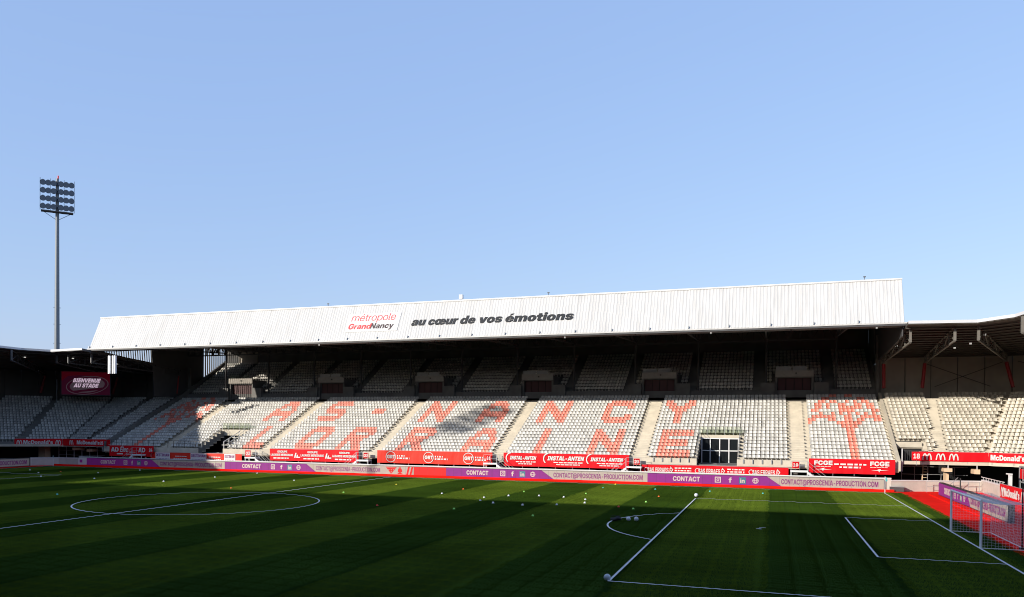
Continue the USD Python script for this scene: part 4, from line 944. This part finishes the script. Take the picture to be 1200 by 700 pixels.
t = thing('steel_tower', 'grey steel frame with red signs behind the wall at the right edge', 'platform', (63.6, 0, 0))
for x in (0, 1.8):
    for y in (34.2, 31.6, 29): MB().bar((x, y, 0), (x, y, 2.85), .09).build('post', M['steel_grey'], t)
for z in (1.45, 2.85):
    b = MB()
    for y0, y1 in ((34.2, 31.6), (31.6, 29)): b.bar((0, y0, z), (0, y1, z), .08)
    b.build('beam', M['steel_grey'], t)
for y in (33.6, 32.6): MB().box(-.06, -.02, y-.35, y+.35, 1.75, 2.65).build('red_sign', M['banner_red'], t)
for y in (33.1, 32.0): MB().box(-.05, .0, y-.12, y+.12, 1.55, 2.7).build('grey_panel', M['steel_grey'], t)
t = thing('wall_railing', 'pale railing on top of the white wall behind the right goal', 'railing', (61.65, 0, 1.25))
for y in np.arange(31.5, 39.5, 1.0): MB().bar((0, y, 0), (0, y, .28), .03).build('post', M['white_paint'], t)
MB().bar((0, 31, .28), (0, 39.4, .28), .04).build('rail', M['white_paint'], t)
t = thing('grey_box', 'dark grey box on the red ground beside the far right corner flag', 'box', (54.3, 37.0, 0)); MB().box(-1.05, .2, -.3, .1, 0, .45).build('body', M['steel_dark'], t); MB().box(-1.08, .23, -.33, .13, .452, .5).build('lid', M['steel_grey'], t)

# ------------------------------------------------------------------ balls, bag, markers
def ball(x, y, lab, r=.16):
    t = thing('football', lab, 'football', (x, y, 0))
    s = trimesh.creation.icosphere(3, r); s.apply_translation((0, 0, r)); MB().tm(s).build('cover', M['ball'], t, smooth=True)
    pts = trimesh.creation.icosahedron().vertices; pts = pts/np.linalg.norm(pts, axis=1)[:, None]
    b = MB()
    for d in pts:
        a = np.cross(d, [.3, .5, .8]); a /= np.linalg.norm(a); c = np.cross(d, a); k = np.arange(5)/5*2*math.pi
        v = (d+.34*(np.cos(k)[:, None]*a+np.sin(k)[:, None]*c)); v = v/np.linalg.norm(v, axis=1)[:, None]
        b.add(np.vstack([d*r*1.012, v*r*1.008])+[0, 0, r], [[0, i+1, (i+1) % 5+1] for i in range(5)])
    b.build('patch', M['steel_grey'], t)
ball(33.35, 1.12, 'left one of two white footballs lying inside the penalty arc', .15); ball(33.85, 1.25, 'right one of two white footballs lying inside the penalty arc', .15)
ball(35.95, -19.9, 'white football on the near corner of the penalty area', .14); ball(35.95, 22.0, 'white football on the far corner of the penalty area', .17)
t = thing('bag', 'flat black bag lying on the grass left of the two footballs', 'bag', (32.6, .75, 0))
s = trimesh.creation.icosphere(2, 1); s.apply_scale((.38, .22, .15)); s.vertices[:, 2] += .05*np.sin(s.vertices[:, 0]*9); s.apply_translation((0, 0, .15)); MB().tm(s).build('body', M['bag'], t, smooth=True); MB().bar((-.3, 0, .33), (.3, 0, .35), .03).build('strap', M['bag'], t)
def marker_mesh(r, h):
    b = MB(); n = 12; k = np.arange(n)/n*2*math.pi
    rings = [(r, 0), (r*.62, h*.75), (r*.45, h), (r*.3, h)]
    v = np.vstack([np.stack([q*np.cos(k), q*np.sin(k), 0*k+z], 1) for q, z in rings])
    return b.add(v, [[i*n+j, i*n+(j+1) % n, (i+1)*n+(j+1) % n, (i+1)*n+j] for i in range(3) for j in range(n)])
MARK = [((-47.36, 25.71), 'w'), ((-41.47, 21.77), 'w'), ((-35.68, 16.96), 'w'), ((-41.27, 24.86), 'o'), ((-35.32, 24.93), 'w'), ((-27.79, 16.86), 'w'), ((-34.93, 31.5), 'w'), ((-18.19, 16.68), 'w'), ((-17.78, 24.6), 'w'), ((-17.88, 32.9), 'w'),
        ((-6.43, 12.4), 'o'), ((-15.42, .51), 't'), ((-6.72, 23.78), 'w'), ((5.65, 12.6), 'g'), ((5.82, 23.32), 'y'), ((14.29, 15.14), 'w'), ((14.18, 20.84), 'o'), ((13.79, 3.28), 'r'), ((20.1, 3.36), 'g'), ((19.65, 10.4), 'w'), ((19.06, 13.04), 'w'),
        ((21.28, 8.91), 'w'), ((20.43, 15.68), 'w'), ((23.94, 8.24), 'w'), ((20.41, 20.48), 'g'), ((26.73, 1.39), 'g'), ((22.92, 16.74), 'w'), ((26.36, 9.55), 'w'), ((25.24, 16.43), 'w'), ((28.06, 12.0), 'w'), ((27.49, 14.83), 'w'), ((26.26, 20.74), 'g'),
        ((26.33, 28.5), 't'), ((26.64, 33.7), 'y'), ((31.14, 10.04), 'r'), ((32.44, 8.9), 'g'), ((32.53, 14.98), 'g'), ((31.47, 28.81), 't'), ((32.86, 20.51), 'o'), ((36.69, 28.46), 't'), ((41.5, 28.06), 't')]
NAMES = {'w': 'white', 'o': 'orange', 'y': 'yellow', 'g': 'green', 't': 'teal', 'r': 'red'}
for (x, y), c in MARK:
    n = NAMES[c]; far = .02*math.hypot(x-EYE[0], y-EYE[1])/10
    p = marker_mesh(.10 if c != 'w' else .11, .11 if c != 'w' else .13).build('training_marker', M['marker_'+n], None, smooth=40, loc=(x, y, .002))
    zone = 'near the far left corner' if x < -30 else 'left of the centre circle' if x < -9.2 else 'beside the halfway line' if x < 7 else 'between centre circle and penalty arc' if x < 24.5 else 'around the penalty arc' if x < 35.5 else 'in the penalty area'
    lit = 'in the shade' if (y < 10.5 or x < -25) else ('in the sun by the boards' if y > 18 else 'in the sun near the shadow edge')
    tag(p, '%s training marker %s, %s' % (n, zone, lit), 'training marker', '%s training markers scattered over the pitch' % n)
t = thing('paper_scrap', 'small pale scrap lying on dark grass inside the penalty area', 'litter', (41.7, .6, 0)); MB().box(-.2, .2, -.05, .05, .04, .06).build('sheet', M['white_print'], t)

# ------------------------------------------------------------------ the near stand, behind and above the camera
t = thing('grandstand', 'near stand with its roof behind the camera, shading the pitch', 'grandstand')
b = MB()
for r in range(18): b.box(-60, 66, -38.2-.8*r, -37.4-.8*r, -.02, 1.0+.25*r)
b.build('terrace', M['concrete_dark'], t)
MB().slab([(-86, -75, 22.5), (86, -75, 22.5), (86, -39.5, 20.3), (-86, -39.5, 20.3)], .3).build('roof_deck', M['steel_dark'], t)
MB().box(-86, 86, -75.6, -75.05, -.02, 23).build('rear_wall', M['concrete_dark'], t)
MB().box(-86.6, -86.05, -75, -46, -.02, 21).build('end_wall', M['concrete_dark'], t)
